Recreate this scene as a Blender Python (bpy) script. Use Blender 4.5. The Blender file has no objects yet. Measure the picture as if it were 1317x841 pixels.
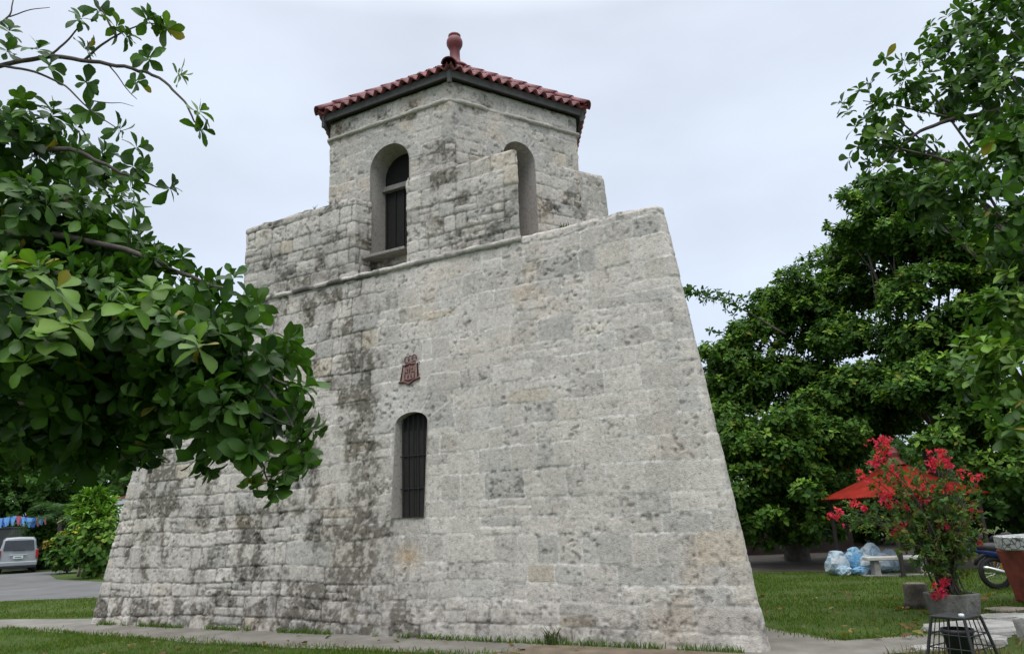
import bpy, bmesh, math, random
import numpy as np
from mathutils import Vector, Matrix

# ------------------------------------------------------------------ camera, sky, sun, exposure
scene = bpy.context.scene
COL = scene.collection
F, CX, CY = 962.75, 658.5, 420.5          # photograph: focal length and centre in its own pixels
PT, RL, H0 = math.radians(14.516), math.radians(2.306), 1.7
cam_d = bpy.data.cameras.new('camera')
cam = bpy.data.objects.new('camera', cam_d)
COL.objects.link(cam)
scene.camera = cam
cam_d.sensor_fit = 'HORIZONTAL'
cam_d.sensor_width = 36.0
cam_d.lens = F / 1317 * 36.0
cam_d.clip_start, cam_d.clip_end = 0.05, 2000
fw = Vector((0, math.cos(PT), math.sin(PT)))
r0, u0 = Vector((1, 0, 0)), Vector((0, -math.sin(PT), math.cos(PT)))
rx = r0 * math.cos(RL) - u0 * math.sin(RL)
ux = r0 * math.sin(RL) + u0 * math.cos(RL)
cam.matrix_world = Matrix(((rx.x, ux.x, -fw.x, 0), (rx.y, ux.y, -fw.y, 0), (rx.z, ux.z, -fw.z, H0), (0, 0, 0, 1)))

SUN_EL, SUN_AZ = math.radians(60), math.radians(188)   # azimuth clockwise from +Y: sun behind the camera
world = bpy.data.worlds.new('World')
scene.world = world
world.use_nodes = True
wt = world.node_tree
wt.nodes.clear()
def wn(t, **k):
    n = wt.nodes.new(t)
    for a, b in k.items(): setattr(n, a, b)
    return n
out = wn('ShaderNodeOutputWorld')
sky = wn('ShaderNodeTexSky', sky_type='NISHITA', sun_disc=False, sun_elevation=SUN_EL, sun_rotation=SUN_AZ, air_density=1.0, dust_density=3.0)
bg1 = wn('ShaderNodeBackground'); bg1.inputs['Strength'].default_value = 0.06
wt.links.new(sky.outputs[0], bg1.inputs[0])
tc = wn('ShaderNodeTexCoord')
sep = wn('ShaderNodeSeparateXYZ'); wt.links.new(tc.outputs['Generated'], sep.inputs[0])
ramp = wn('ShaderNodeValToRGB')            # overcast: brightest overhead
cr = ramp.color_ramp
cr.elements[0].position = 0.0; cr.elements[0].color = (.20, .215, .235, 1)
cr.elements[1].position = 1.0; cr.elements[1].color = (.98, 1.0, 1.0, 1)
e = cr.elements.new(0.10); e.color = (.228, .262, .316, 1)
e = cr.elements.new(0.33); e.color = (.238, .267, .316, 1)
e = cr.elements.new(0.60); e.color = (.246, .270, .312, 1)
e = cr.elements.new(0.78); e.color = (.66, .70, .73, 1)
wt.links.new(sep.outputs[2], ramp.inputs[0])
nz = wn('ShaderNodeTexNoise'); nz.inputs['Scale'].default_value = 1.7; nz.inputs['Detail'].default_value = 5
nz.inputs['Roughness'].default_value = .5
mp = wn('ShaderNodeMapping'); mp.inputs['Scale'].default_value = (1, 1, 2.2)
wt.links.new(tc.outputs['Generated'], mp.inputs[0]); wt.links.new(mp.outputs[0], nz.inputs['Vector'])
mr = wn('ShaderNodeMapRange'); mr.inputs['From Min'].default_value = .3; mr.inputs['From Max'].default_value = .7
mr.inputs['To Min'].default_value = .83; mr.inputs['To Max'].default_value = 1.13
wt.links.new(nz.outputs[0], mr.inputs[0])
mul = wn('ShaderNodeVectorMath', operation='SCALE')
wt.links.new(ramp.outputs[0], mul.inputs[0]); wt.links.new(mr.outputs[0], mul.inputs['Scale'])
bg2 = wn('ShaderNodeBackground'); bg2.inputs['Strength'].default_value = 2.75
wt.links.new(mul.outputs[0], bg2.inputs[0])
mix = wn('ShaderNodeMixShader'); mix.inputs[0].default_value = .94     # cloud cover
wt.links.new(bg1.outputs[0], mix.inputs[1]); wt.links.new(bg2.outputs[0], mix.inputs[2])
wt.links.new(mix.outputs[0], out.inputs[0])

sd = bpy.data.lights.new('sun', 'SUN'); sun = bpy.data.objects.new('sun', sd); COL.objects.link(sun)
sd.energy = 1.2; sd.angle = math.radians(35); sd.color = (1, .965, .91)
sdir = Vector((math.sin(SUN_AZ) * math.cos(SUN_EL), math.cos(SUN_AZ) * math.cos(SUN_EL), math.sin(SUN_EL)))
sun.rotation_euler = sdir.to_track_quat('Z', 'Y').to_euler()
sun.location = (0, -10, 30)
vs = scene.view_settings
vs.view_transform = 'Standard'; vs.look = 'None'; vs.gamma = 1; vs.use_curve_mapping = False
vs.exposure = 0.20
scene.render.film_transparent = False
try:
    scene.cycles.max_bounces = 6; scene.cycles.transparent_max_bounces = 4
    scene.cycles.diffuse_bounces = 3; scene.cycles.glossy_bounces = 2
except Exception: pass

# ------------------------------------------------------------------ helpers
def ray(px, py):
    ur, vr = (px - CX) / F, (CY - py) / F
    u = ur * math.cos(RL) + vr * math.sin(RL); v = -ur * math.sin(RL) + vr * math.cos(RL)
    y = math.cos(PT) - v * math.sin(PT); z = math.sin(PT) + v * math.cos(PT)
    return u / y, z / y
def at(px, py, Y):
    a, b = ray(px, py); return np.array([a * Y, Y, H0 + b * Y])
def gnd(px, py, z=0.0):
    a, b = ray(px, py); t = (z - H0) / b; return np.array([a * t, t, z])

def _h(ix, iy, s):
    with np.errstate(over='ignore'):
        h = (ix.astype(np.int64) * 374761393 + iy.astype(np.int64) * 668265263 + int(s) * 1442695041) & 0xffffffff
        h = ((h ^ (h >> 13)) * 1274126177) & 0xffffffff
        h = ((h ^ (h >> 16)) * 2246822519) & 0xffffffff
        h = h ^ (h >> 15)
    return (h & 0xffffff) / float(0x1000000)
def vn(x, y, s=0):
    x = np.asarray(x, float); y = np.asarray(y, float)
    xi, yi = np.floor(x), np.floor(y); fx, fy = x - xi, y - yi
    fx = fx * fx * (3 - 2 * fx); fy = fy * fy * (3 - 2 * fy)
    a, b = _h(xi, yi, s), _h(xi + 1, yi, s); c, d = _h(xi, yi + 1, s), _h(xi + 1, yi + 1, s)
    return (a * (1 - fx) + b * fx) * (1 - fy) + (c * (1 - fx) + d * fx) * fy
def fbm(x, y, s=0, o=4, g=.5):
    t, a, n = 0, 1, 0
    for k in range(o):
        t = t + a * vn(x * 2 ** k + 17.3 * k, y * 2 ** k - 9.1 * k, s + k); n += a; a *= g
    return t / n
def sst(a, b, x):
    t = np.clip((x - a) / (b - a), 0, 1); return t * t * (3 - 2 * t)
def lerp(a, b, t): return a + (b - a) * t

def empty(name, loc, label, cat, group=None, rz=0):
    o = bpy.data.objects.new(name, None); COL.objects.link(o)
    o.empty_display_size = .2
    o.location = loc; o.rotation_euler = (0, 0, rz)
    return tag(o, label, cat, group)
def tag(o, label=None, cat=None, group=None, kind=None):
    if label: o['label'] = label
    if cat: o['category'] = cat
    if group: o['group'] = group
    if kind: o['kind'] = kind
    return o
def root_loc(p):
    v = Vector((0, 0, 0))
    while p is not None: v += p.location; p = p.parent
    return np.array(v)
def mk(name, V, Fs, mat, parent=None, col=None, smooth=False, local=False, loc=None):
    """one mesh object; V world coordinates (made relative to the parent), Fs list of faces or int arrays"""
    V = np.asarray(V, float)
    if parent is not None and not local: V = V - root_loc(parent)
    if loc is not None: V = V - np.array(loc)
    me = bpy.data.meshes.new(name)
    arrs = Fs if isinstance(Fs, list) and len(Fs) and isinstance(Fs[0], np.ndarray) else None
    if arrs is None and isinstance(Fs, np.ndarray): arrs = [Fs]
    if arrs is not None:
        loops = np.concatenate([a.ravel() for a in arrs]).astype(np.int32)
        tot = np.concatenate([np.full(len(a), a.shape[1]) for a in arrs]).astype(np.int32)
        st = np.concatenate([[0], np.cumsum(tot)[:-1]]).astype(np.int32)
        me.vertices.add(len(V)); me.vertices.foreach_set('co', V.astype(np.float32).ravel())
        me.loops.add(len(loops)); me.loops.foreach_set('vertex_index', loops)
        me.polygons.add(len(tot)); me.polygons.foreach_set('loop_start', st)
        try: me.polygons.foreach_set('loop_total', tot)
        except Exception: pass
        me.update(calc_edges=True)
        me.validate()
    else:
        me.from_pydata([tuple(v) for v in V], [], [tuple(int(i) for i in f) for f in Fs])
        me.update()
    if col is not None and len(me.vertices) == len(V):
        c = np.ones((len(V), 4), np.float32); c[:, :3] = col
        a = me.color_attributes.new('tint', 'FLOAT_COLOR', 'POINT'); a.data.foreach_set('color', c.ravel())
    me.polygons.foreach_set('use_smooth', np.full(len(me.polygons), bool(smooth)))
    if mat: me.materials.append(mat)
    o = bpy.data.objects.new(name, me); COL.objects.link(o)
    if parent is not None: o.parent = parent
    if loc is not None: o.location = loc
    return o
def bevel(o, w=.01, seg=2):
    m = o.modifiers.new('bevel', 'BEVEL'); m.width = w; m.segments = seg; m.limit_method = 'ANGLE'; m.angle_limit = math.radians(40)
    return o
def copy_tree(o, parent=None):
    c = o.copy(); COL.objects.link(c)
    if parent is not None: c.parent = parent
    for ch in list(o.children): copy_tree(ch, c)
    return c

class MB:
    def __init__(s): s.v = []; s.f = []
    def add(s, V, Fs):
        n = len(s.v); s.v.extend([tuple(map(float, p)) for p in V]); s.f.extend([tuple(int(i) + n for i in f) for f in Fs]); return s
    def box(s, c, d, rz=0, rx=0, ry=0, taper=1.0):
        x, y, z = d[0] / 2, d[1] / 2, d[2] / 2
        P = [(-x, -y, -z), (x, -y, -z), (x, y, -z), (-x, y, -z), (-x * taper, -y * taper, z), (x * taper, -y * taper, z), (x * taper, y * taper, z), (-x * taper, y * taper, z)]
        R = Matrix.Rotation(rz, 3, 'Z') @ Matrix.Rotation(ry, 3, 'Y') @ Matrix.Rotation(rx, 3, 'X')
        return s.add([R @ Vector(p) + Vector(c) for p in P], [(0, 3, 2, 1), (4, 5, 6, 7), (0, 1, 5, 4), (1, 2, 6, 5), (2, 3, 7, 6), (3, 0, 4, 7)])
    def prism(s, poly, z0, z1):
        n = len(poly)
        V = [(p[0], p[1], z0) for p in poly] + [(p[0], p[1], z1) for p in poly]
        return s.add(V, [tuple(range(n))[::-1], tuple(range(n, 2 * n))] + [(i, (i + 1) % n, n + (i + 1) % n, n + i) for i in range(n)])
    def tube(s, pts, rad, n=8, cap=True):
        pts = [Vector(p) for p in pts]; m = len(pts)
        rad = [rad] * m if np.isscalar(rad) else rad
        V = []; up = Vector((.31, .17, .93))
        for i, p in enumerate(pts):
            d = (pts[min(i + 1, m - 1)] - pts[max(i - 1, 0)]).normalized()
            a = d.cross(up)
            if a.length < 1e-3: a = d.cross(Vector((1, 0, 0)))
            a.normalize(); b = d.cross(a).normalized()
            for k in range(n):
                t = 2 * math.pi * k / n; V.append(p + (a * math.cos(t) + b * math.sin(t)) * rad[i])
        Fs = [(i * n + k, i * n + (k + 1) % n, (i + 1) * n + (k + 1) % n, (i + 1) * n + k) for i in range(m - 1) for k in range(n)]
        if cap: Fs += [tuple(range(n))[::-1], tuple(range((m - 1) * n, m * n))]
        return s.add(V, Fs)
    def lathe(s, prof, n=24, c=(0, 0, 0)):
        V = [(c[0] + r * math.cos(2 * math.pi * k / n), c[1] + r * math.sin(2 * math.pi * k / n), c[2] + z) for r, z in prof for k in range(n)]
        m = len(prof)
        Fs = [(i * n + k, i * n + (k + 1) % n, (i + 1) * n + (k + 1) % n, (i + 1) * n + k) for i in range(m - 1) for k in range(n)]
        Fs += [tuple(range(n))[::-1], tuple(range((m - 1) * n, m * n))]
        return s.add(V, Fs)
    def build(s, name, mat, parent=None, smooth=False, local=False, loc=None):
        return mk(name, s.v, s.f, mat, parent, None, smooth, local, loc)

# ------------------------------------------------------------------ materials
def nodes(m): return m.node_tree.nodes, m.node_tree.links
def mat(name, base, rough=.7, var=.18, scale=6, bump=0., bscale=40, metal=0., spec=.5, col2=None, attr=False, detail=6, coord='Object'):
    m = bpy.data.materials.new(name); m.use_nodes = True
    N_, L_ = nodes(m); b = N_['Principled BSDF']
    b.inputs['Roughness'].default_value = rough; b.inputs['Metallic'].default_value = metal
    b.inputs['Specular IOR Level'].default_value = spec
    t = N_.new('ShaderNodeTexCoord'); n = N_.new('ShaderNodeTexNoise'); n.inputs['Scale'].default_value = scale; n.inputs['Detail'].default_value = detail
    n.inputs['Roughness'].default_value = .62
    L_.new(t.outputs[coord], n.inputs['Vector'])
    mrr = N_.new('ShaderNodeMapRange'); mrr.inputs['From Min'].default_value = .32; mrr.inputs['From Max'].default_value = .68
    L_.new(n.outputs[0], mrr.inputs[0])
    mx = N_.new('ShaderNodeMix'); mx.data_type = 'RGBA'
    c2 = col2 if col2 else tuple(min(1, x * (1 + var)) for x in base)
    c1 = base if col2 else tuple(x * (1 - var) for x in base)
    if attr:
        a = N_.new('ShaderNodeVertexColor'); a.layer_name = 'tint'
        s1 = N_.new('ShaderNodeVectorMath'); s1.operation = 'SCALE'; s1.inputs['Scale'].default_value = 1 - var
        s2 = N_.new('ShaderNodeVectorMath'); s2.operation = 'SCALE'; s2.inputs['Scale'].default_value = 1 + var
        L_.new(a.outputs[0], s1.inputs[0]); L_.new(a.outputs[0], s2.inputs[0]); L_.new(s1.outputs[0], mx.inputs[6]); L_.new(s2.outputs[0], mx.inputs[7])
    else:
        mx.inputs[6].default_value = (*c1, 1); mx.inputs[7].default_value = (*c2, 1)
    L_.new(mrr.outputs[0], mx.inputs[0]); L_.new(mx.outputs[2], b.inputs['Base Color'])
    if bump > 0:
        n2 = N_.new('ShaderNodeTexNoise'); n2.inputs['Scale'].default_value = bscale; n2.inputs['Detail'].default_value = 5
        L_.new(t.outputs[coord], n2.inputs['Vector'])
        bp = N_.new('ShaderNodeBump'); bp.inputs['Strength'].default_value = 1; bp.inputs['Distance'].default_value = bump
        L_.new(n2.outputs[0], bp.inputs['Height']); L_.new(bp.outputs[0], b.inputs['Normal'])
    return m
def stone_mat():
    m = mat('coral_stone', (.4, .4, .4), .95, .16, 22, .010, 55, spec=.15, attr=True)
    N_, L_ = nodes(m); b = N_['Principled BSDF']
    src = b.inputs['Base Color'].links[0].from_socket
    t = N_.new('ShaderNodeTexCoord'); v = N_.new('ShaderNodeTexNoise'); v.inputs['Scale'].default_value = 16; v.inputs['Detail'].default_value = 4; v.inputs['Roughness'].default_value = .75
    L_.new(t.outputs['Object'], v.inputs['Vector'])
    r = N_.new('ShaderNodeMapRange'); r.inputs['From Min'].default_value = .36; r.inputs['From Max'].default_value = .46; r.inputs['To Min'].default_value = .66
    L_.new(v.outputs[0], r.inputs[0])
    s = N_.new('ShaderNodeVectorMath'); s.operation = 'SCALE'; L_.new(src, s.inputs[0]); L_.new(r.outputs[0], s.inputs['Scale'])
    L_.new(s.outputs[0], b.inputs['Base Color'])
    return m
def leaf_mat(name, rough=.42, trans=.22, spec=.45):
    m = mat(name, (.05, .1, .03), rough, .2, 3, spec=spec, attr=True)
    N_, L_ = nodes(m); b = N_['Principled BSDF']; o = N_['Material Output']
    tr = N_.new('ShaderNodeBsdfTranslucent'); src = b.inputs['Base Color'].links[0].from_socket
    g = N_.new('ShaderNodeMix'); g.data_type = 'RGBA'; g.blend_type = 'MULTIPLY'; g.inputs[0].default_value = 1; g.inputs[7].default_value = (1.5, 1.7, .6, 1)
    L_.new(src, g.inputs[6]); L_.new(g.outputs[2], tr.inputs[0])
    ms = N_.new('ShaderNodeMixShader'); ms.inputs[0].default_value = trans
    L_.new(b.outputs[0], ms.inputs[1]); L_.new(tr.outputs[0], ms.inputs[2]); L_.new(ms.outputs[0], o.inputs[0])
    return m
STONE = stone_mat()
LEAF = leaf_mat('glossy_leaf', .45, .24, .26); LEAF_F = leaf_mat('leaf', .6, .22, .15); PETAL = leaf_mat('bract', .6, .35, .2); BLADE = leaf_mat('grass_blade', .6, .3, .2)
BARK = mat('bark', (.10, .085, .07), .9, .35, 9, .01, 30)
TWIG = mat('twig', (.085, .07, .06), .85, .3, 12, .004, 60)
ROOF = mat('red_roof_tile', (.2, .04, .045), .6, .22, 8, .004, 50, attr=True)
FINIAL = mat('red_painted_cement', (.155, .028, .034), .55, .25, 9, .004, 40)
BOARD = mat('grey_eave_board', (.075, .072, .07), .8, .3, 6, .003, 40)
NEAR_BLACK = mat('near_black', (.007, .0065, .006), .8, .4, 10, .004, 40)
GREYW = mat('weathered_wood', (.24, .225, .205), .85, .25, 12, .006, 40)
IRON = mat('black_iron', (.014, .014, .015), .5, .3, 20, .001, 80)
EMB = mat('red_relief_paint', (.16, .075, .07), .8, .35, 30, .004, 70)
CONC = mat('grey_concrete', (.23, .225, .21), .9, .35, 4, .008, 40)
PATHM = mat('path_concrete', (.12, .108, .09), .95, .3, 1.5, .01, 24, col2=(.22, .205, .18), detail=10)
ROADM = mat('road_concrete', (.085, .083, .08), .95, .25, .7, .008, 16, col2=(.135, .134, .135), detail=9)

# ------------------------------------------------------------------ ground, road, path
rng = np.random.default_rng(7)
def lawn_mat():
    m = mat('lawn', (.045, .075, .018), .95, .3, 1.1, .02, 60, spec=.1, col2=(.072, .105, .026))
    N_, L_ = nodes(m); b = N_['Principled BSDF']; src = b.inputs['Base Color'].links[0].from_socket
    t = N_.new('ShaderNodeTexCoord'); n = N_.new('ShaderNodeTexNoise'); n.inputs['Scale'].default_value = .33; n.inputs['Detail'].default_value = 6
    L_.new(t.outputs['Object'], n.inputs['Vector'])
    r = N_.new('ShaderNodeMapRange'); r.inputs['From Min'].default_value = .60; r.inputs['From Max'].default_value = .74; L_.new(n.outputs[0], r.inputs[0])
    mx = N_.new('ShaderNodeMix'); mx.data_type = 'RGBA'; mx.inputs[7].default_value = (.105, .088, .055, 1)
    L_.new(r.outputs[0], mx.inputs[0]); L_.new(src, mx.inputs[6]); L_.new(mx.outputs[2], b.inputs['Base Color'])
    return m
LAWN = lawn_mat()
DIRT = mat('bare_soil', (.06, .048, .036), .95, .35, 2, .02, 25)
def sheet(name, poly, z, m):
    o = mk(name, [(p[0], p[1], z) for p in poly], [tuple(range(len(poly)))], m); return tag(o, kind='structure')
sheet('ground', [(-500, -60), (500, -60), (500, 900), (-500, 900)], 0, LAWN)
sheet('road', [(-90, 23.4), (-12.6, 23.2), (-2, 23.0), (-2, 29.5), (-16.8, 31.2), (-20.5, 34.5), (-23.2, 38.5), (-24.2, 43), (-90, 43)], .008, ROADM)
def wob(pts, n=8, a=.06, s=3):
    P = []
    for i in range(len(pts)):
        p, q = np.array(pts[i], float), np.array(pts[(i + 1) % len(pts)], float)
        for k in range(n): P.append(p + (q - p) * k / n)
    P = np.array(P); L = np.arange(len(P)) * .9
    P[:, 0] += (vn(L, L * 0 + 3, s) - .5) * 2 * a; P[:, 1] += (vn(L, L * 0 + 9, s) - .5) * 2 * a
    return P
sheet('path', wob([(-13.5, 18.2), (-9.4, 17.3), (-7, 18), (-4, 16), (1.5, 20.5), (2.6, 20.2), (3.72, 11.81), (4.18, 10.66), (5.53, 10.92), (6.2, 11.3), (6.6, 10.9), (5.67, 9.66), (4.2, 9.62), (3.0, 8.6),
                   (-.36, 10.55), (-4.55, 12.45), (-10.5, 16.05), (-14, 17.9)]), .008, PATHM)
sheet('dirt_strip', wob([(-.4, 10.72), (2.9, 9.05), (3.3, 9.7), (.2, 11.3)], 6, .08), .014, mat('brown_path_soil', (.15, .115, .08), .95, .35, 3, .01, 30))
sheet('soil_bank', wob([(5.2, 23.5), (9, 21.5), (13.5, 21.0), (16, 16.5), (20, 14), (40, 20), (40, 45), (4, 45)], 8, .3), .008, DIRT)

# ------------------------------------------------------------------ stone surfaces
def stone_field(u, v, seed, hr=(.30, .48), wr=(.32, .85), warp=1.0):
    sh = u.shape; u = u.ravel(); v = v.ravel()
    uw = u + warp * (.09 * (fbm(u * 1.3, v * 1.3, seed, 2) - .5) + .034 * (fbm(u * 6, v * 6, seed + 5, 3) - .5))
    vw = v + warp * (.17 * (fbm(u * .55, v * .7, seed + 9, 2) - .5) + .034 * (fbm(u * 6, v * 6, seed + 14, 3) - .5))
    rg = np.random.default_rng(seed)
    cb = [vw.min() - .3]
    while cb[-1] < vw.max() + .3: cb.append(cb[-1] + rg.uniform(*hr))
    cb = np.array(cb); ci = np.clip(np.searchsorted(cb, vw) - 1, 0, len(cb) - 2)
    lo, hi = cb[ci].copy(), cb[ci + 1].copy()
    bl = np.zeros_like(u); bh = np.zeros_like(u); bi = np.zeros(len(u), int)
    for c in np.unique(ci):
        m = ci == c; x = uw[m]
        r2 = np.random.default_rng(seed * 1000 + int(c)); b = [x.min() - .5 - r2.uniform(0, .5)]
        while b[-1] < x.max() + .5: b.append(b[-1] + r2.uniform(*wr) * (1 if r2.random() > .2 else .6))
        b = np.array(b); k = np.clip(np.searchsorted(b, x) - 1, 0, len(b) - 2)
        bi[m] = k; bl[m] = b[k]; bh[m] = b[k + 1]
    sp = _h(ci, bi, seed + 50) < .13; mid = (lo + hi) / 2 + (.04 * (_h(ci, bi, seed + 51) - .5)); up = sp & (vw > mid); dn = sp & ~up
    lo[up] = mid[up]; hi[dn] = mid[dn]; bi2 = bi * 2 + up
    du = np.minimum(uw - bl, bh - uw); dv = np.minimum(vw - lo, hi - vw)
    r = .06; q = np.hypot(np.maximum(r - du, 0), np.maximum(r - dv, 0))
    d = np.minimum(np.minimum(du, dv), r - q)
    R = [_h(ci, bi2, seed + 60 + k) for k in range(6)]
    tx = (uw - (bl + bh) / 2) / np.maximum(bh - bl, .05); ty = (vw - (lo + hi) / 2) / np.maximum(hi - lo, .05)
    return d.reshape(sh), [x.reshape(sh) for x in R], tx.reshape(sh), ty.reshape(sh)
BASE = np.array([.512, .474, .432])
def stone_look(u, v, seed, erode, stain, warm=None, hr=(.30, .48), wr=(.32, .85), vous=None):
    """-> displacement (m), colour; erode 0..1 open dark joints and rough faces, stain 0..1 black growth"""
    d, R, tx, ty = stone_field(u, v, seed, hr, wr)
    vm = np.zeros(u.shape, bool)
    if vous is not None:       # ring of wedge stones round an arch: (centre u, spring v, radius, depth)
        for (cu, cv, ra, dep, nst) in vous:
            x, y = u - cu, v - cv; rr = np.hypot(x, y); an = np.arctan2(y, x)
            step = math.pi / nst; k = np.floor(an / step)
            dep2 = dep * (.8 + .35 * _h(k.astype(int), k.astype(int), seed + 3))
            m = (y > -.02) & (rr < ra + dep2)
            vm = vm | m
            dd = np.minimum(np.minimum((an - k * step), (k + 1) * step - an) * rr, ra + dep2 - rr)
            d = np.where(m, dd, d)
            for q in range(6): R[q] = np.where(m, _h(k.astype(int) + 40, k.astype(int), seed + 90 + q), R[q])
            tx = np.where(m, 0, tx); ty = np.where(m, 0, ty); erode = np.where(m, .12, erode); stain = np.where(m, 0, stain)
            R[2] = np.where(m, .05, R[2]); R[4] = np.where(m, .3, R[4])
    f1 = fbm(u * 5, v * 5, seed + 20, 4); f2 = fbm(u * 19, v * 19, seed + 30, 3); f3 = fbm(u * 1.3, v * 1.3, seed + 40, 3)
    jw = .013 + .009 * erode * (.3 + 1.2 * f1)
    if vous is not None: jw = np.where(vm, .016, jw)
    joint = 1 - sst(0, 1, d / jw)
    rough = (.30 + .75 * erode) * (.45 + .9 * R[3])
    disp = (R[0] - .5) * (.008 + .014 * erode) + tx * (R[4] - .5) * .026 + ty * (R[5] - .55) * .014
    disp = disp + rough * ((f1 - .5) * .042 + (f2 - .5) * .024)
    edge = sst(.07, 0, d); disp = disp - edge * erode * .006 * (.3 + f1 * 1.2)
    pit = sst(.35, .27, fbm(u * 13, v * 13, seed + 77, 3)) * np.clip(.25 + 1.1 * R[3] - .3 + .5 * erode, 0, 1)
    disp = disp - pit * .018
    disp = disp - joint * (.003 + .026 * erode * sst(.25, .6, f1 + .25 * erode))
    val = .90 + .22 * R[1] + (f3 - .5) * .22 + (f2 - .5) * .22
    c = BASE[None, :] * val.reshape(-1)[:, None]
    g = R[2].reshape(-1)
    hue = np.ones_like(c)
    hue[g > .965] = (1.02, .97, .89); hue[g < .12] = (.88, .90, .92); hue[(g > .5) & (g < .58)] = (1.01, 1.0, .97)
    c = c * hue
    if warm is not None: c = c * (1 + warm.reshape(-1)[:, None] * np.array([.06, -.06, -.20]))
    st = np.clip(stain, 0, 1).reshape(-1)[:, None]
    spk = fbm(u * 11, v * 11, seed + 170, 3).reshape(-1)[:, None]
    spk = .6 * spk + .4 * fbm(u * 27, v * 27, seed + 180, 2).reshape(-1)[:, None]
    st = np.clip(st * (.30 + 1.25 * sst(.34, .64, spk)) * (.45 + .9 * R[3].reshape(-1)[:, None]) * 1.15, 0, .92)
    c = lerp(c, c * np.array([.27, .262, .235]), st); er0 = np.clip(erode, 0, 1)
    j = joint.reshape(-1)[:, None]; er = np.clip(erode + .5 * np.clip(stain, 0, 1), 0, 1).reshape(-1)[:, None]
    mort = lerp(np.array([.64, .62, .585]), np.array([.15, .142, .122]), sst(.30, .62, er + .3 * (f1.reshape(-1)[:, None] - .5)))
    mort = mort * (1 - .5 * st)
    c = lerp(c, mort, j * np.clip(.35 + 1.3 * (fbm(u * 1.7, v * 1.7, seed + 140, 2).reshape(-1)[:, None] - .25), .15, .95))
    p = pit.reshape(-1)[:, None]; c = c * (1 - .34 * p)
    return disp, np.clip(c, .02, .75)
def ring(poly, r, cols):
    """rounded polygon, ccw; cols = list of column counts per side; -> points, normals. starts in the middle of nothing: at start of side 0"""
    n = len(poly); P, Nn = [], []
    arc = 10 if r > .11 else 4
    for i in range(n):
        a, b, c = np.array(poly[i - 1]), np.array(poly[i]), np.array(poly[(i + 1) % n])
        d1, d2 = (b - a) / np.linalg.norm(b - a), (c - b) / np.linalg.norm(c - b)
        n1, n2 = np.array([d1[1], -d1[0]]), np.array([d2[1], -d2[0]])
        t1 = math.atan2(n1[1], n1[0]); t2 = math.atan2(n2[1], n2[0])
        while t2 < t1: t2 += 2 * math.pi
        k = r * math.tan((t2 - t1) / 2); o = b - d1 * k - n1 * r
        for q in range(arc):
            t = t1 + (t2 - t1) * q / arc; nv = np.array([math.cos(t), math.sin(t)]); P.append(o + nv * r); Nn.append(nv)
        s = b + d2 * k
        d3 = (np.array(poly[(i + 2) % n]) - c); d3 = d3 / np.linalg.norm(d3)
        n3 = np.array([d3[1], -d3[0]]); t3 = math.atan2(n3[1], n3[0])
        while t3 < t2: t3 += 2 * math.pi
        e_ = c - d2 * r * math.tan((t3 - t2) / 2)
        for q in range(cols[i]):
            P.append(s + (e_ - s) * q / cols[i]); Nn.append(n2)
    return np.array(P), np.array(Nn)

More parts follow.
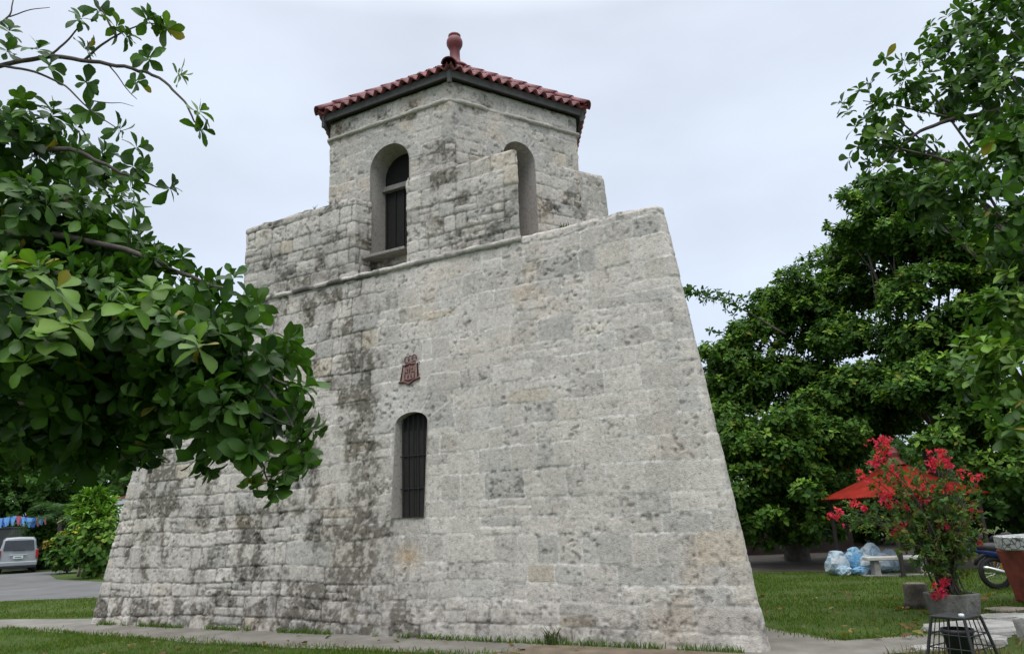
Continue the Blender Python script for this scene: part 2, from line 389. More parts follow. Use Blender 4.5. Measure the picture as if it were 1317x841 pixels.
def stone_ring(name, bot, top, z0, z1, r, cols, rows, seed, erode_fn, stain_fn, parent, holes=None, warm_fn=None, origin=None, cap=True, hr=(.30, .48), wr=(.32, .85), vous=None, topwob=.05, flare=0):
    B, Nb = ring(bot, r, cols); T, Nt = ring(top, r, cols)
    n = len(B); t = np.linspace(0, 1, rows)[:, None, None]
    P2 = B[None] * (1 - t) + T[None] * t
    Nn = np.broadcast_to(Nb[None], (rows, n, 2))
    Z = np.broadcast_to(z0 + (z1 - z0) * t[:, :, 0], (rows, n)).copy()
    seg = np.linalg.norm(np.diff(np.concatenate([P2, P2[:, :1]], 1), axis=1), axis=2)
    U_ = np.concatenate([np.zeros((rows, 1)), np.cumsum(seg, 1)[:, :-1]], 1)
    if origin is not None:     # u measured from the vertical plane through origin (point) along direction
        o, d, lim = origin
        sloc = (P2 - o) @ d
        c0 = lim; mid = (c0[0] + c0[1]) // 2
        U_ = U_ - U_[:, mid:mid + 1] + sloc[:, mid:mid + 1]
    er = erode_fn(U_, Z); st = stain_fn(U_, Z); wm = warm_fn(U_, Z) if warm_fn else None
    disp, col = stone_look(U_, Z, seed, er, st, wm, hr, wr, vous)
    chip = (fbm(U_ * 2.2, U_ * 0 + seed, seed + 200, 4) - .5) * 2 * topwob
    wgt = sst(.5, 0, z1 - Z)
    Z = Z + chip * wgt
    disp = disp - sst(.05, 0, z1 - Z) * .03
    X = P2 + Nn * disp[:, :, None]
    V = np.concatenate([X, Z[:, :, None]], 2).reshape(-1, 3)
    ii = np.arange(rows - 1)[:, None] * n; jj = np.arange(n)[None]; j2 = (jj + 1) % n
    Q = np.stack([ii + jj, ii + j2, ii + n + j2, ii + n + jj], 2).reshape(-1, 4)
    # holes: (origin point, direction, s0, s1, zb, spring z, rise) on a face whose local distance |n|<thr
    for h in (holes or []):
        o, d, s0, s1, zb, zs, rise, nrm, rngd = h
        XY = P2.reshape(-1, 2) - o; s = XY @ d; dep = XY @ nrm
        zz = Z.reshape(-1); w = (s1 - s0) / 2; sc = (s0 + s1) / 2
        ins_rect = (s > s0) & (s < s1) & (zz > zb) & (zz <= zs)
        ins_arch = (zz > zs) & ((((s - sc) / w) ** 2 + ((zz - zs) / rise) ** 2) < 1)
        ins = (ins_rect | ins_arch) & (np.abs(dep) < rngd)
        keep = ~ins[Q].all(1); Q = Q[keep]
        used = np.zeros(len(V), bool); used[Q.ravel()] = True
        mv = np.where(ins & used)[0]
        for k in mv:
            sk, zk = s[k], zz[k]
            if zk > zs:
                a = (sk - sc) / w; b = (zk - zs) / rise; q = math.hypot(a, b) or 1e-6; ns, nzv = sc + w * a / q, zs + rise * b / q
            else:
                c3 = [(sk - s0, (s0, zk)), (s1 - sk, (s1, zk)), (zk - zb, (sk, zb))]
                ns, nzv = min(c3)[1]
            V[k, :2] += d * (ns - sk); V[k, 2] = nzv
    if cap:
        m = len(V); ctr = np.concatenate([T.mean(0), [z1]])
        last = np.arange((rows - 1) * n, rows * n)
        rr = V[last].copy(); rr[:, :2] = rr[:, :2] - Nt * .05; rr[:, 2] += .012
        V = np.concatenate([V, rr]); col = np.concatenate([col, col[last] * .8])
        nl = np.arange(m, m + n)
        Q = np.concatenate([Q, np.stack([last, np.roll(last, -1), np.roll(nl, -1), nl], 1)])
        cpf = np.array([nl])
        return mk(name, V, [Q, cpf], STONE, parent, col, True)
    return mk(name, V, [Q], STONE, parent, col, True)

# ------------------------------------------------------------------ watchtower layout
th = math.radians(-28.069)
U = np.array([math.cos(th), math.sin(th)]); N = np.array([-U[1], U[0]])      # along the front wall / inwards
M = np.array([-2.648, 13.576]); A = 5.70; AL = math.radians(60); H = 6.423
TR, TL, TB = M + U * A, M - U * A, M + N * A * math.tan(AL)
bb = .52; kk = bb / math.tan(AL / 2)
BR, BL, BB = TR - N * bb + U * kk, TL - N * bb - U * kk, TB + N * bb * 2
C = M + N * 3.177; AP = 2.70; S = AP / math.cos(math.pi / 6)
def hv(deg, s=S): return C + s * (math.cos(math.radians(deg)) * U - math.sin(math.radians(deg)) * N)
tower = empty('watchtower', (C[0], C[1], 0), 'weathered pale coral-stone watchtower with sloping base and red-tiled hexagonal belfry', 'watchtower')

def er_base(u, v):
    n = fbm(u * .5, v * .5, 301, 3)
    left = sst(1.2, -.6, u + (n - .5) * 1.6)
    low = sst(1.1, .1, v + (n - .5) * .8) * .3
    return np.clip(.06 + .34 * left * sst(.25, .62, n + .14) + low + .30 * sst(.54, .75, n), 0, 1)
def st_base(u, v):
    n = fbm(u * 1.6, v * .7, 311, 4); m = fbm(u * 4, v * 3, 321, 3)
    cx = .25 - .075 * v - .25 * np.exp(-((v - .6) / 1.3) ** 2)
    wd = .34 + .95 * sst(3.8, .3, v)
    streak = np.exp(-((u - cx) / wd) ** 2) * (.40 + .45 * sst(5.5, 2.0, v)) * (.25 + 1.3 * sst(.30, .75, n * .55 + m * .5))
    leftlow = sst(.9, -.8, u) * sst(-7.5, -3.5, u) * sst(4.2, .6, v) * .62 * sst(.34, .74, n * .55 + m * .5)
    foot = sst(.75, .0, v) * (.9 - .6 * sst(.5, 3., u)) * sst(.28, .70, m) * (u < 8)
    topst = sst(1.2, .1, H - v) * sst(-.5, -2.5, u) * .4 * sst(.45, .65, n)
    gen = (.12 + .28 * sst(1.6, -.4, u)) * sst(.44, .74, n * .5 + m * .5)
    speck = sst(1.4, -1.0, u) * .5 * sst(.40, .70, m) * sst(.35, .65, n)
    return np.clip(speck + streak + leftlow + foot + topst + gen, 0, .92)
def wm_base(u, v):
    n = fbm(u * 1.5, v * 1.8, 331, 3)
    a = np.exp(-((u - 2.6) / 1.1) ** 2 - ((v - 5.5) / .7) ** 2) * sst(.45, .62, n)
    b = np.exp(-((u - 5.5) / .35) ** 2 - ((v - 1.2) / 1.3) ** 2) * .9 * sst(.35, .6, n)
    c = np.exp(-((u - 1.14) / .2) ** 2 - ((v - 1.2) / .16) ** 2) * 1.5
    return np.clip(a + b + c + .06 * sst(.6, .75, n), 0, 1.5)
WIN = (.775, 1.445, 1.825, 3.40, .185)        # lower window: left, right, sill, springing, rise
win_o = M - N * bb * (1 - 2.7 / H)
cols = [580, 150, 150]
# ccw polygon: BL -> BR -> BB (front first). ring() puts corner i then side i
bis = lambda d: np.array(d) / np.linalg.norm(d)
rc = .15
BRx, BLx = BR + U * .20 + N * .0, BL - U * .42
TRx, TLx = TR + U * .13, TL - U * .13
stone_ring('base_wall', [BLx, BRx, BB], [TLx, TRx, TB], -.05, H, rc, cols, 330, 11, er_base, st_base, tower,
           holes=[(win_o, U, *WIN, N, .6)], warm_fn=wm_base, origin=(M, U, (10, 590)),
           vous=[(1.11, 3.26, .36, .50, 6)], hr=(.25, .43), wr=(.30, .78))

def er_par(u, v): return np.clip(.60 + .4 * (fbm(u * .8, v * .8, 401, 3) - .5), 0, 1)
def st_par(u, v):
    n = fbm(u * 1.3, v * 1.8, 411, 4)
    return np.clip(.62 * sst(.46, .72, n) + .75 * sst(.40, .66, n) * sst(7.75, 8.05, v), 0, .9)
ZP = 8.1
def seg_par(s0, s1, z1, seed, o=M, d=U, n=N, thick=.44, inset=.012, end_skew=0., top1=None, e0=0., stf=None):
    a, b = o + d * s0 + n * inset, o + d * s1 + n * inset
    poly = [a, b, b + n * thick + d * end_skew, a + n * thick - d * e0]
    L = s1 - s0; c1 = max(6, int(L / .025)); c2 = 18
    return stone_ring('parapet', poly, poly, H - .03, z1, .05, [c1, c2, max(4, c1 // 2), c2], 76, seed, er_par, stf or st_par, tower, hr=(.22, .36), wr=(.2, .55), topwob=.05)
seg_par(-3.5, -.44, ZP + .0, 21, end_skew=.12)
seg_par(.80, 3.24, ZP + .03, 22, end_skew=-.27, stf=lambda u, v: np.clip(st_par(u, v) * .7 + 1.3 * np.exp(-((u - .95) / .42) ** 2 - ((v - 7.98) / .16) ** 2) + 1.2 * np.exp(-((u - 1.35) / .13) ** 2 - ((v - 7.42) / .12) ** 2), 0, 1))
for (o, t) in ((TR, TB), (TB, TL)):        # the two sides behind
    dv = (t - o) / np.linalg.norm(t - o); nv = np.array([-dv[1], dv[0]])
    if np.dot(nv, C - o) < 0: nv = -nv
    seg_par(6.6, 8.95, ZP, 25, o=o, d=dv, n=nv)
fr = (hv(0) - hv(60)) / S; nr_in = np.array([-fr[1], fr[0]])
def er_w(u, v): return .12 + 0 * u
def st_w(u, v): return .22 + .3 * sst(.5, .7, fbm(u, v, 421, 3)) + 0 * u
wa = hv(0) - fr * .25
wpoly = [wa + nr_in * .02, wa + fr * 1.18 + nr_in * .02, wa + fr * 1.18 + nr_in * .5, wa + nr_in * .5]
wtop = [wa + nr_in * .02, wa + fr * 1.0 + nr_in * .02, wa + fr * 1.0 + nr_in * .5, wa + nr_in * .5]
stone_ring('wing_wall', wpoly, wtop, H - .03, 9.02, .12, [40, 18, 40, 18], 90, 31, er_w, st_w, tower)

# belfry
def er_bel(u, v): return np.clip(.30 + .55 * (fbm(u * .7, v * .7, 431, 3) - .5) + .15 * sst(9.4, 8.2, v), 0, 1)
def st_bel(u, v): return np.clip(.5 * sst(.58, .72, fbm(u * 1.3, v * 1.5, 441, 4)) + .08, 0, .8)
def wm_bel(u, v): return np.clip(.5 * sst(.55, .7, fbm(u * 1.4, v * 1.4, 451, 3)), 0, 1)
hexp = [hv(120), hv(60), hv(0), hv(-60), hv(-120), hv(180)]
fl = (hv(60) - hv(120)) / S; n_l = np.array([-fl[1], fl[0]])
D1 = (1.13, 2.12, 6.86, 8.82, .48); D2 = (1.18, 1.95, 6.86, 8.90, .40)
stone_ring('belfry_wall', hexp, hexp, H - .05, 10.3, .05, [150, 150, 40, 40, 40, 40], 170, 41, er_bel, st_bel, tower,
           holes=[(hv(120), fl, *D1, n_l, .3), (hv(60), fr, *D2, nr_in, .3)], warm_fn=wm_bel, cap=True, hr=(.22, .36), wr=(.25, .6),
           vous=[(1.63, 8.82, .5, .30, 7), (S + 1.565, 8.90, .41, .30, 7)], topwob=.0)

def arch_outline(s0, s1, zb, zs, rise, n=18):
    P = [(s0, zb), (s0, lerp(zb, zs, .5)), (s0, zs)]
    w, sc = (s1 - s0) / 2, (s0 + s1) / 2
    for k in range(1, n): t = math.pi * (1 - k / n); P.append((sc + w * math.cos(t), zs + rise * math.sin(t)))
    return P + [(s1, zs), (s1, lerp(zb, zs, .5)), (s1, zb)]
def reveal(name, o, d, n, hole, depth, start, splay=0., off_bot=None, seed=5, parent=None):
    """stone lining of an opening: from the face (start) inwards, with the sill"""
    out_ = arch_outline(*hole); m = len(out_); steps = 14
    zm = hole[3]; V = []; c = []
    sc = (hole[0] + hole[1]) / 2
    for k in range(steps + 1):
        t = k / steps
        for (s, z) in out_:
            st = start(z) if callable(start) else start
            dd = lerp(st, depth, t); s2 = s + (sc - s) * splay * t
            p = o + d * s2 + n * dd; V.append((p[0], p[1], z))
    V = np.array(V); q = np.arange(steps)[:, None] * m; j = np.arange(m)[None]; j2 = (j + 1) % m
    Q = np.stack([q + j, q + m + j, q + m + j2, q + j2], 2).reshape(-1, 4)
    a = np.arange(len(V)); val = .86 + .3 * fbm(V[:, 0] * 6 + V[:, 1] * 5, V[:, 2] * 5, seed, 3) - .12
    col = BASE[None] * val[:, None] * np.array([.93, .93, .93])
    return mk(name, V, [Q], STONE, parent, col, False)
def arch_panel(name, o, d, n, hole, depth, m, parent, grow=.02):
    P = arch_outline(hole[0] - grow, hole[1] + grow, hole[2] - grow, hole[3], hole[4] + grow)
    V = [(*(o + d * s + n * depth), z) for s, z in P] + [(*(o + d * s + n * (depth + .05)), z) for s, z in P]
    k = len(P); return mk(name, V, [tuple(range(k)), tuple(range(k, 2 * k))[::-1]] + [(i, k + i, k + (i + 1) % k, (i + 1) % k) for i in range(k)], m, parent)
for (o, d, n, hole) in ((hv(120), fl, n_l, D1), (hv(60), fr, nr_in, D2)):
    dp = .52 if n is n_l else .95
    reveal('door_reveal', o, d, n, hole, dp, -.015, parent=tower)
    dr = arch_panel('dark_doorway', o, d, n, hole, dp - .02, NEAR_BLACK, tower)  # near-black panel standing in for the darkness of the open doorway
    mb = MB()
    for k in range(5):
        s = lerp(hole[0] + .06, hole[1] - .06, k / 4); p = o + d * s + n * (dp - .035)
        mb.box((p[0], p[1], (hole[2] + 8.5) / 2), (.02, .03, 8.5 - hole[2]), rz=th)
    mb.build('batten', NEAR_BLACK, dr)
    p = o + d * (hole[0] + hole[1]) / 2 + n * (dp - .08)
    ang = math.atan2(d[1], d[0])
    bevel(MB().box((p[0], p[1], 8.55), (hole[1] - hole[0] + .04, .12, .11), rz=ang).build('transom', GREYW, tower), .01)
    p = o + d * (hole[0] + hole[1]) / 2 - n * .02
    if n is n_l: bevel(MB().box((p[0] - n[0] * .06 + d[0] * .05, p[1] - n[1] * .06 + d[1] * .05, 6.84), (1.04, .42, .06), rz=ang).build('door_sill', GREYW, tower), .01)

# lower window
wb = lambda z: -0.0
ow = M - N * bb
def wstart(z): return bb * z / H - .02
reveal('window_reveal', ow, U, N, WIN, .48, wstart, splay=.05, parent=tower)
wnd = arch_panel('window', ow, U, N, WIN, .43, NEAR_BLACK, tower)
mb = MB()
for k in range(6):
    s = lerp(WIN[0] + .07, WIN[1] - .07, k / 5); p = ow + U * s + N * .385
    mb.tube([(p[0], p[1], WIN[2] - .01), (p[0], p[1], WIN[3] + WIN[4] - .03)], .008, 6)
for z in (2.3, 2.85):
    a, b = ow + U * (WIN[0] - .01) + N * .385, ow + U * (WIN[1] + .01) + N * .385
    mb.tube([(a[0], a[1], z), (b[0], b[1], z)], .009, 6)
mb.build('window_bars', IRON, wnd)
mb = MB()
for k in range(4):
    s = lerp(WIN[0] + .05, WIN[1] - .05, (k + .5) / 4); p = ow + U * s + N * .415
    mb.box((p[0], p[1], 2.55), (.135, .03, 1.45), rz=th)
mb.build('shutter_boards', mat('dark_brown_boards', (.014, .012, .011), .8, .35, 8, .003, 50), wnd)

# red relief emblem on the wall
def wall_pt(s, z, out_): p = ow + N * (bb * z / H - out_) + U * s; return (p[0], p[1], z)
mb = MB()
ec, ez = 1.03, 4.31
def bar(pts, r=.013): mb.tube([wall_pt(ec + a, ez + b, .022) for a, b in pts], r, 6)
bar([(-.19, -.17), (-.15, .13), (-.09, .13)]); bar([(.19, -.14), (.155, .14), (.20, .15)])
bar([(-.22, -.175), (-.11, -.165), (0, -.225), (.10, -.15), (.22, -.13)], .022)
bar([(-.10, -.16), (-.10, .12)]); bar([(.105, -.15), (.105, .13)]); bar([(-.11, .115), (0, .15), (.115, .13)], .026)
bar([(-.10, -.01), (.105, .0)]); bar([(.0, .12), (.0, -.0)], .016); bar([(-.05, .09), (-.05, .02)], .014); bar([(.06, .09), (.05, .03)], .014)
bar([(-.10, -.13), (0, -.15), (.105, -.12)], .024); bar([(-.02, -.02), (-.03, -.11)], .015); bar([(.03, -.01), (.04, -.11)], .015)
for cx_ in (-.075, .005, .085):
    bar([(cx_ + .045 * math.cos(t), .235 + cx_ * .12 + .055 * math.sin(t)) for t in np.linspace(-.6, math.pi + .6, 9)], .013)
bar([(-.11, .175), (0, .17), (.11, .19)], .015)
emb = mb.build('emblem', EMB, tower, True)
fp = [(-.16, -.16), (0, -.20), (.16, -.14), (.145, .13), (0, .15), (-.145, .12)]
Pf = [wall_pt(ec + a, ez + b, .020) for a, b in fp]; Pb_ = [wall_pt(ec + a, ez + b, -.05) for a, b in fp]
mk('shield', Pf + Pb_, [tuple(range(6))] + [(i, 6 + i, 6 + (i + 1) % 6, (i + 1) % 6) for i in range(6)], mat('faded_red_stone', (.27, .185, .165), .9, .3, 25, .006, 60), emb)

# string course, cornice
def moulding(name, path, closed, prof, seed, stainf, parent, nrm=None):
    P = np.array(path); n = len(P); V = []; cols_ = []
    for i in range(n):
        nv = nrm[i]; L = i * .03
        for (o, z) in prof:
            V.append((P[i][0] + nv[0] * o, P[i][1] + nv[1] * o, P[i][2] + z)); cols_.append(L)
    V = np.array(V); k = len(prof); L = np.array(cols_)
    zz = np.tile(np.arange(k), n) * .05
    no = fbm(L * 4, zz * 4, seed, 4) - .5; brk = sst(.60, .70, fbm(L * 1.3, L * 0 + 2, seed + 3, 3))
    V[:, :2] += np.repeat(np.array(nrm), k, 0) * (no * .06 - brk * .05)[:, None]; V[:, 2] += no * .02
    st = stainf(L, zz)[:, None]
    c = BASE[None] * (1.0 + no[:, None] * .6); c = lerp(c, c * .2, st)
    i_ = np.arange(n if closed else n - 1)[:, None]; j = np.arange(k - 1)[None]
    a = i_ * k + j; b = ((i_ + 1) % n) * k + j
    Q = np.stack([a, a + 1, b + 1, b], 2).reshape(-1, 4)
    return mk(name, V, [Q], STONE, parent, c, True)
halfround = [(-.03, -.055), (.03, -.05), (.058, -.032), (.066, 0), (.058, .032), (.03, .05), (-.03, .055)]
ss = np.arange(-5.2, 3.26, .03)
path_ = [(*(M + U * s), H - .05) for s in ss]
moulding('string_course', path_, False, halfround, 61, lambda L, z: np.clip(sst(.50, .60, fbm(L * 3.0, z * 3, 71, 3)) * (1.0 - .55 * sst(4.5, 5.6, L)), 0, .95), tower, [-N] * len(ss))
pth, nrms = [], []
for i in range(6):
    a, b = hexp[i], hexp[(i + 1) % 6]
    dn = (b - a) / S; no_ = np.array([dn[1], -dn[0]])
    for k in range(100):
        p = a + (b - a) * k / 100
        if k == 0:
            pa = hexp[i - 1]; dp = (a - pa) / S; npv = np.array([dp[1], -dp[0]]); nn_ = (no_ + npv) / (1 + no_ @ npv)
        else: nn_ = no_
        pth.append((p[0], p[1], 9.86)); nrms.append(nn_)
moulding('cornice', pth, True, [(o * .85, z * .85) for o, z in halfround], 81, lambda L, z: .25 * sst(.55, .68, fbm(L * 2, z * 3, 91, 3)), tower, nrms)

# roof: six slopes of barrel tiles, hips, eave boards, finial
RE, ZE, ZA = 3.35, 10.43, 12.60
V, Q, Cc = [], [], []; off = 0
for i, ang in enumerate((120, 60, 0, -60, -120, 180)):
    a, b = hv(ang, RE), hv(ang - 60, RE); mid = (a + b) / 2; d = (b - a) / RE
    apo = np.linalg.norm(C - mid); rise = ZA - ZE; sl = math.hypot(apo, rise)
    inn = (C - mid) / apo
    nS, rowsT = 15 * 10, 11
    tv = []
    for rI in range(rowsT): tv += [(rI + .0) / rowsT, (rI + .96) / rowsT]
    s = np.linspace(-.5, .5, nS + 1)[None] * RE; t = np.array(tv)[:, None]
    lim = RE / 2 * (1 - t); s2 = np.clip(s, -lim, lim)
    ph = (s / RE * 15) % 1.0
    wav = np.where(np.abs(ph - .5) < .27, np.sqrt(np.clip(1 - ((ph - .5) / .27) ** 2, 0, 1)) * .075, -.018 * np.cos((ph - .0) / .23 * math.pi) * (ph < .23) - .018 * np.cos((1 - ph) / .23 * math.pi) * (ph > .77))
    step = .035 * (1 - ((t * rowsT) % 1.0)) * np.ones_like(s)
    jit = .022 * (_h((s / RE * 15 + 50).astype(int), (t * rowsT + .01 + 0 * s).astype(int), 5 + i) - .5)
    hgt = (wav + step + jit)
    up = np.array([inn[0] * -rise / sl, inn[1] * -rise / sl, apo / sl])
    px_ = mid[0] + d[0] * s2 + inn[0] * apo * t; py_ = mid[1] + d[1] * s2 + inn[1] * apo * t; pz = ZE + rise * t + 0 * s
    G = np.stack([px_ + up[0] * hgt, py_ + up[1] * hgt, pz + up[2] * hgt], 2)
    lip = G[:1].copy(); lip[:, :, 2] -= .034; lip[:, :, :2] -= inn * .004
    back = lip.copy(); back[:, :, :2] += inn * .12
    G = np.concatenate([back, lip, G], 0); R_, Cn = G.shape[:2]
    q = off + np.arange(R_ - 1)[:, None] * Cn; j = np.arange(Cn - 1)[None]
    Q.append(np.stack([q + j, q + j + 1, q + Cn + j + 1, q + Cn + j], 2).reshape(-1, 4))
    tile = (s / RE * 15 + 50).astype(int); rw = (t * rowsT + .01 + 0 * s).astype(int)
    cv = (.55 + .9 * fbm(s2 * 1.1 + i * 7 + 0 * t, t * 5 + 0 * s, 33, 3)) * (.62 + .7) / 1.3 * (.7 + .6 * _h(np.broadcast_to(tile, rw.shape), rw, 9 + i))
    colr = np.array([.165, .028, .036])[None, None] * cv[:, :, None]
    lipc = np.broadcast_to(np.array([.30, .10, .115]), (1, Cn, 3)) * (.8 + .4 * _h(tile, tile * 0, 4))[:, :, None]  # paler lip colour paints in light reflected on the tile ends
    Cc.append(np.concatenate([lipc * .7, lipc, colr], 0).reshape(-1, 3)); V.append(G.reshape(-1, 3)); off += R_ * Cn
roof = mk('roof', np.concatenate(V), [np.concatenate(Q)], ROOF, tower, np.concatenate(Cc), True)
roof.data.polygons.foreach_set('use_smooth', np.zeros(len(roof.data.polygons), bool))
for ang in (120, 60, 0, -60, -120, 180):
    e0 = np.array([*hv(ang, RE + .05), ZE + .03]); e1 = np.array([C[0], C[1], ZA + .04]); ax = (e1 - e0); Ln = np.linalg.norm(ax); ax /= Ln
    sd_ = np.cross(ax, [0, 0, 1]); sd_ /= np.linalg.norm(sd_); upv = np.cross(sd_, ax)
    V, Fq = [], []; nseg = 9; k = 11
    for g in range(nseg):
        for (tt, rr) in ((g / nseg, .135), ((g + 1.06) / nseg, .11)):
            for q in range(k):
                a = math.pi * (q / (k - 1)); V.append(e0 + ax * Ln * min(tt, 1) + sd_ * math.cos(a) * rr + upv * math.sin(a) * rr * .95)
        o_ = g * 2 * k
        Fq += [(o_ + q, o_ + q + 1, o_ + k + q + 1, o_ + k + q) for q in range(k - 1)]
    hp = mk('hip_tiles', V, Fq, FINIAL, roof, None, True)
    sm = hp.modifiers.new('thickness', 'SOLIDIFY'); sm.thickness = .022; sm.offset = -1
mb = MB(); mb2 = MB()
for i, ang in enumerate((120, 60, 0, -60, -120, 180)):
    a, b = hv(ang, RE - .07), hv(ang - 60, RE - .07); a2, b2 = hv(ang, RE - .115), hv(ang - 60, RE - .115)
    z0, z1 = ZE - .155, ZE + .005
    mb.add([(*a, z0), (*b, z0), (*b, z1), (*a, z1), (*a2, z0), (*b2, z0), (*b2, z1), (*a2, z1)], [(0, 1, 2, 3), (5, 4, 7, 6), (0, 4, 5, 1), (3, 2, 6, 7)])
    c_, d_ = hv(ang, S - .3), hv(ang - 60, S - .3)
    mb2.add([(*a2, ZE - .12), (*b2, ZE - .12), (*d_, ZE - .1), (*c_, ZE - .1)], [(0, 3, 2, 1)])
mb.build('eave_board', BOARD, tower)
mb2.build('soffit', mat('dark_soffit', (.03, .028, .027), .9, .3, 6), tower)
for ang in (120, 60, 0, -60, -120, 180):
    p = hv(ang, RE - .09); MB().box((p[0], p[1], ZE - .16), (.07, .07, .26), rz=th).build('corner_bracket', BOARD, tower)
mb = MB(); zf = ZA - .1
mb.lathe([(.05, 0), (.42, .0), (.36, .10), (.2, .2), (.15, .27), (.128, .40), (.125, .64), (.15, .67), (.17, .72), (.196, .77), (.204, .83), (.196, .90), (.17, .95), (.145, .98), (.135, .995), (.155, 1.01), (.155, 1.05), (.05, 1.055)], 28, (C[0], C[1], zf))
mb.build('finial', FINIAL, roof, True)

# ------------------------------------------------------------------ leaves
def leaf_mesh(B, D, Nn, L, stations, col, droop=.18, fold=.22, ob=True):
    """B base points, D direction, Nn normal, L length (n,), col (n,3) -> V, Q, colours"""
    D = D / np.linalg.norm(D, axis=1)[:, None]
    Sd = np.cross(D, Nn); Sd /= (np.linalg.norm(Sd, axis=1)[:, None] + 1e-9); Nn = np.cross(Sd, D)
    st = np.array(stations); t = st[:, 0]; w = st[:, 1]; n = len(B); k = len(t)
    V = np.zeros((n, k, 3, 3)); hh = np.arange(n)
    dro = droop * (.1 + 2.2 * _h(hh, hh * 0, 771)); fld = fold * (.2 + 2.2 * _h(hh, hh * 0, 772)); wob_ = _h(hh, hh * 0, 773) * 2 - 1; wsc = .75 + .5 * _h(hh, hh * 0, 774)
    for a, sx in enumerate((-1, 0, 1)):
        z = -dro[:, None] * t[None] ** 2 + fld[:, None] * abs(sx) * w[None] + .05 * sx * wob_[:, None] * np.sin(5 * t)[None]
        V[:, :, a] = B[:, None] + L[:, None, None] * (t[None, :, None] * D[:, None] + (sx * w)[None, :, None] * wsc[:, None, None] * Sd[:, None] + z[:, :, None] * Nn[:, None])
    base = (np.arange(n) * k * 3)[:, None, None]; i = (np.arange(k - 1) * 3)[None, :, None]; a = np.arange(2)[None, None]
    q = base + i + a
    Q = np.stack([q, q + 1, q + 4, q + 3], 3).reshape(-1, 4)
    c = np.repeat(col, k * 3, 0).reshape(n, k, 3, 3); c[:, :, 1] *= 1.25
    return V.reshape(-1, 3), Q, c.reshape(-1, 3)
OBOV = [(0, .03), (.22, .10), (.45, .22), (.68, .29), (.86, .23), (1.0, .04)]
OBOV_M = [(0, .04), (.35, .18), (.7, .30), (1.0, .06)]
OBOV_L = [(0, .06), (.62, .32), (1.0, .08)]
LANCE = [(0, .03), (.25, .07), (.55, .075), (.8, .05), (1, .01)]
def rosettes(P, Ax, Lr, nl, rg, st, pal, droop=.2, tilt=(35, 105), w=None):
    """whorls of leaves at points P with axes Ax"""
    n = len(P); Ax = Ax / np.linalg.norm(Ax, axis=1)[:, None]
    ref = np.where(np.abs(Ax[:, 2:3]) < .9, np.array([[0, 0, 1.]]), np.array([[1., 0, 0]]))
    a = np.cross(Ax, ref); a /= np.linalg.norm(a, axis=1)[:, None]; b = np.cross(Ax, a)
    az = (rg.random((n, 1)) * 6.28 + np.arange(nl)[None] * 2.39996 + rg.normal(0, .2, (n, nl)))
    tl = np.radians(np.linspace(tilt[1], tilt[0], nl)[None] + rg.normal(0, 14, (n, nl)))
    rad = a[:, None] * np.cos(az)[..., None] + b[:, None] * np.sin(az)[..., None]
    D = Ax[:, None] * np.cos(tl)[..., None] + rad * np.sin(tl)[..., None]
    Nv = Ax[:, None] * np.sin(tl)[..., None] - rad * np.cos(tl)[..., None] + rg.normal(0, .22, D.shape)
    L = Lr[0] + (Lr[1] - Lr[0]) * rg.random((n, nl)); L *= np.linspace(1.05, .7, nl)[None]
    B = P[:, None] + Ax[:, None] * (np.arange(nl) / nl * .25 * Lr[1])[None, :, None] + rad * .02 * Lr[1]
    pal = np.array(pal); ci = rg.integers(0, len(pal), n)
    col = pal[ci][:, None] * (.60 + .85 * rg.random((n, nl, 1)))
    yel = rg.random((n, nl)) < .007; col[yel] = (.20, .17, .03)
    return leaf_mesh(B.reshape(-1, 3), D.reshape(-1, 3), Nv.reshape(-1, 3), L.ravel(), st, col.reshape(-1, 3), droop)
def merge(parts):
    V, Q, Cc = [], [], []; o = 0
    for v, q, c in parts: V.append(v); Q.append(q + o); Cc.append(c); o += len(v)
    return np.concatenate(V), np.concatenate(Q), np.concatenate(Cc)
def blob_points(blobs, dens, rg, shell=.55):
    """blobs (px, py, depth, radius px[, squash]) are lumps of the crown; dens = points per cubic-ish unit"""
    P, Ax = [], []
    for bl in blobs:
        px, py, Y, rp = bl[:4]; sq = bl[4] if len(bl) > 4 else .8
        c = at(px, py, Y); r = rp * Y / F; n = max(3, int(dens * (rp / 60.) ** 2))
        d = rg.normal(0, 1, (n, 3)); d /= np.linalg.norm(d, axis=1)[:, None]
        q = shell + (1 - shell) * rg.random((n, 1)) ** .6; q[rg.random((n, 1)) < .35] *= .75
        P.append(c + d * q * r * np.array([1, 1, sq])); Ax.append(d * .8 + np.array([0, 0, .55]) + rg.normal(0, .3, (n, 3)))
    return np.concatenate(P), np.concatenate(Ax)
def limb_tubes(mb, limbs):
    for pts, r0_, r1_ in limbs:
        pts = [np.array(p, float) for p in pts]; fine = []
        for i in range(len(pts) - 1):
            for k in range(5):
                t = k / 5; fine.append(pts[i] * (1 - t) + pts[i + 1] * t)
        fine.append(pts[-1]); fine = np.array(fine)
        for it in range(3): fine[1:-1] = (fine[:-2] + 2 * fine[1:-1] + fine[2:]) / 4
        L = np.arange(len(fine)); amp = min(.12, r0_ * .8)
        fine[1:-1] += (np.stack([vn(L * .6, L * 0 + k, 7) for k in range(3)], 1)[1:-1] - .5) * amp
        mb.tube(fine, list(np.linspace(r0_, r1_, len(fine))), 8 if r0_ > .03 else 5)

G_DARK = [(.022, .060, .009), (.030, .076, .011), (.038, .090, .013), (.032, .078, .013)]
G_MID = [(.042, .098, .013), (.055, .118, .016), (.078, .145, .018), (.044, .098, .016)]
G_LITE = [(.10, .19, .024), (.14, .23, .034), (.09, .168, .026)]

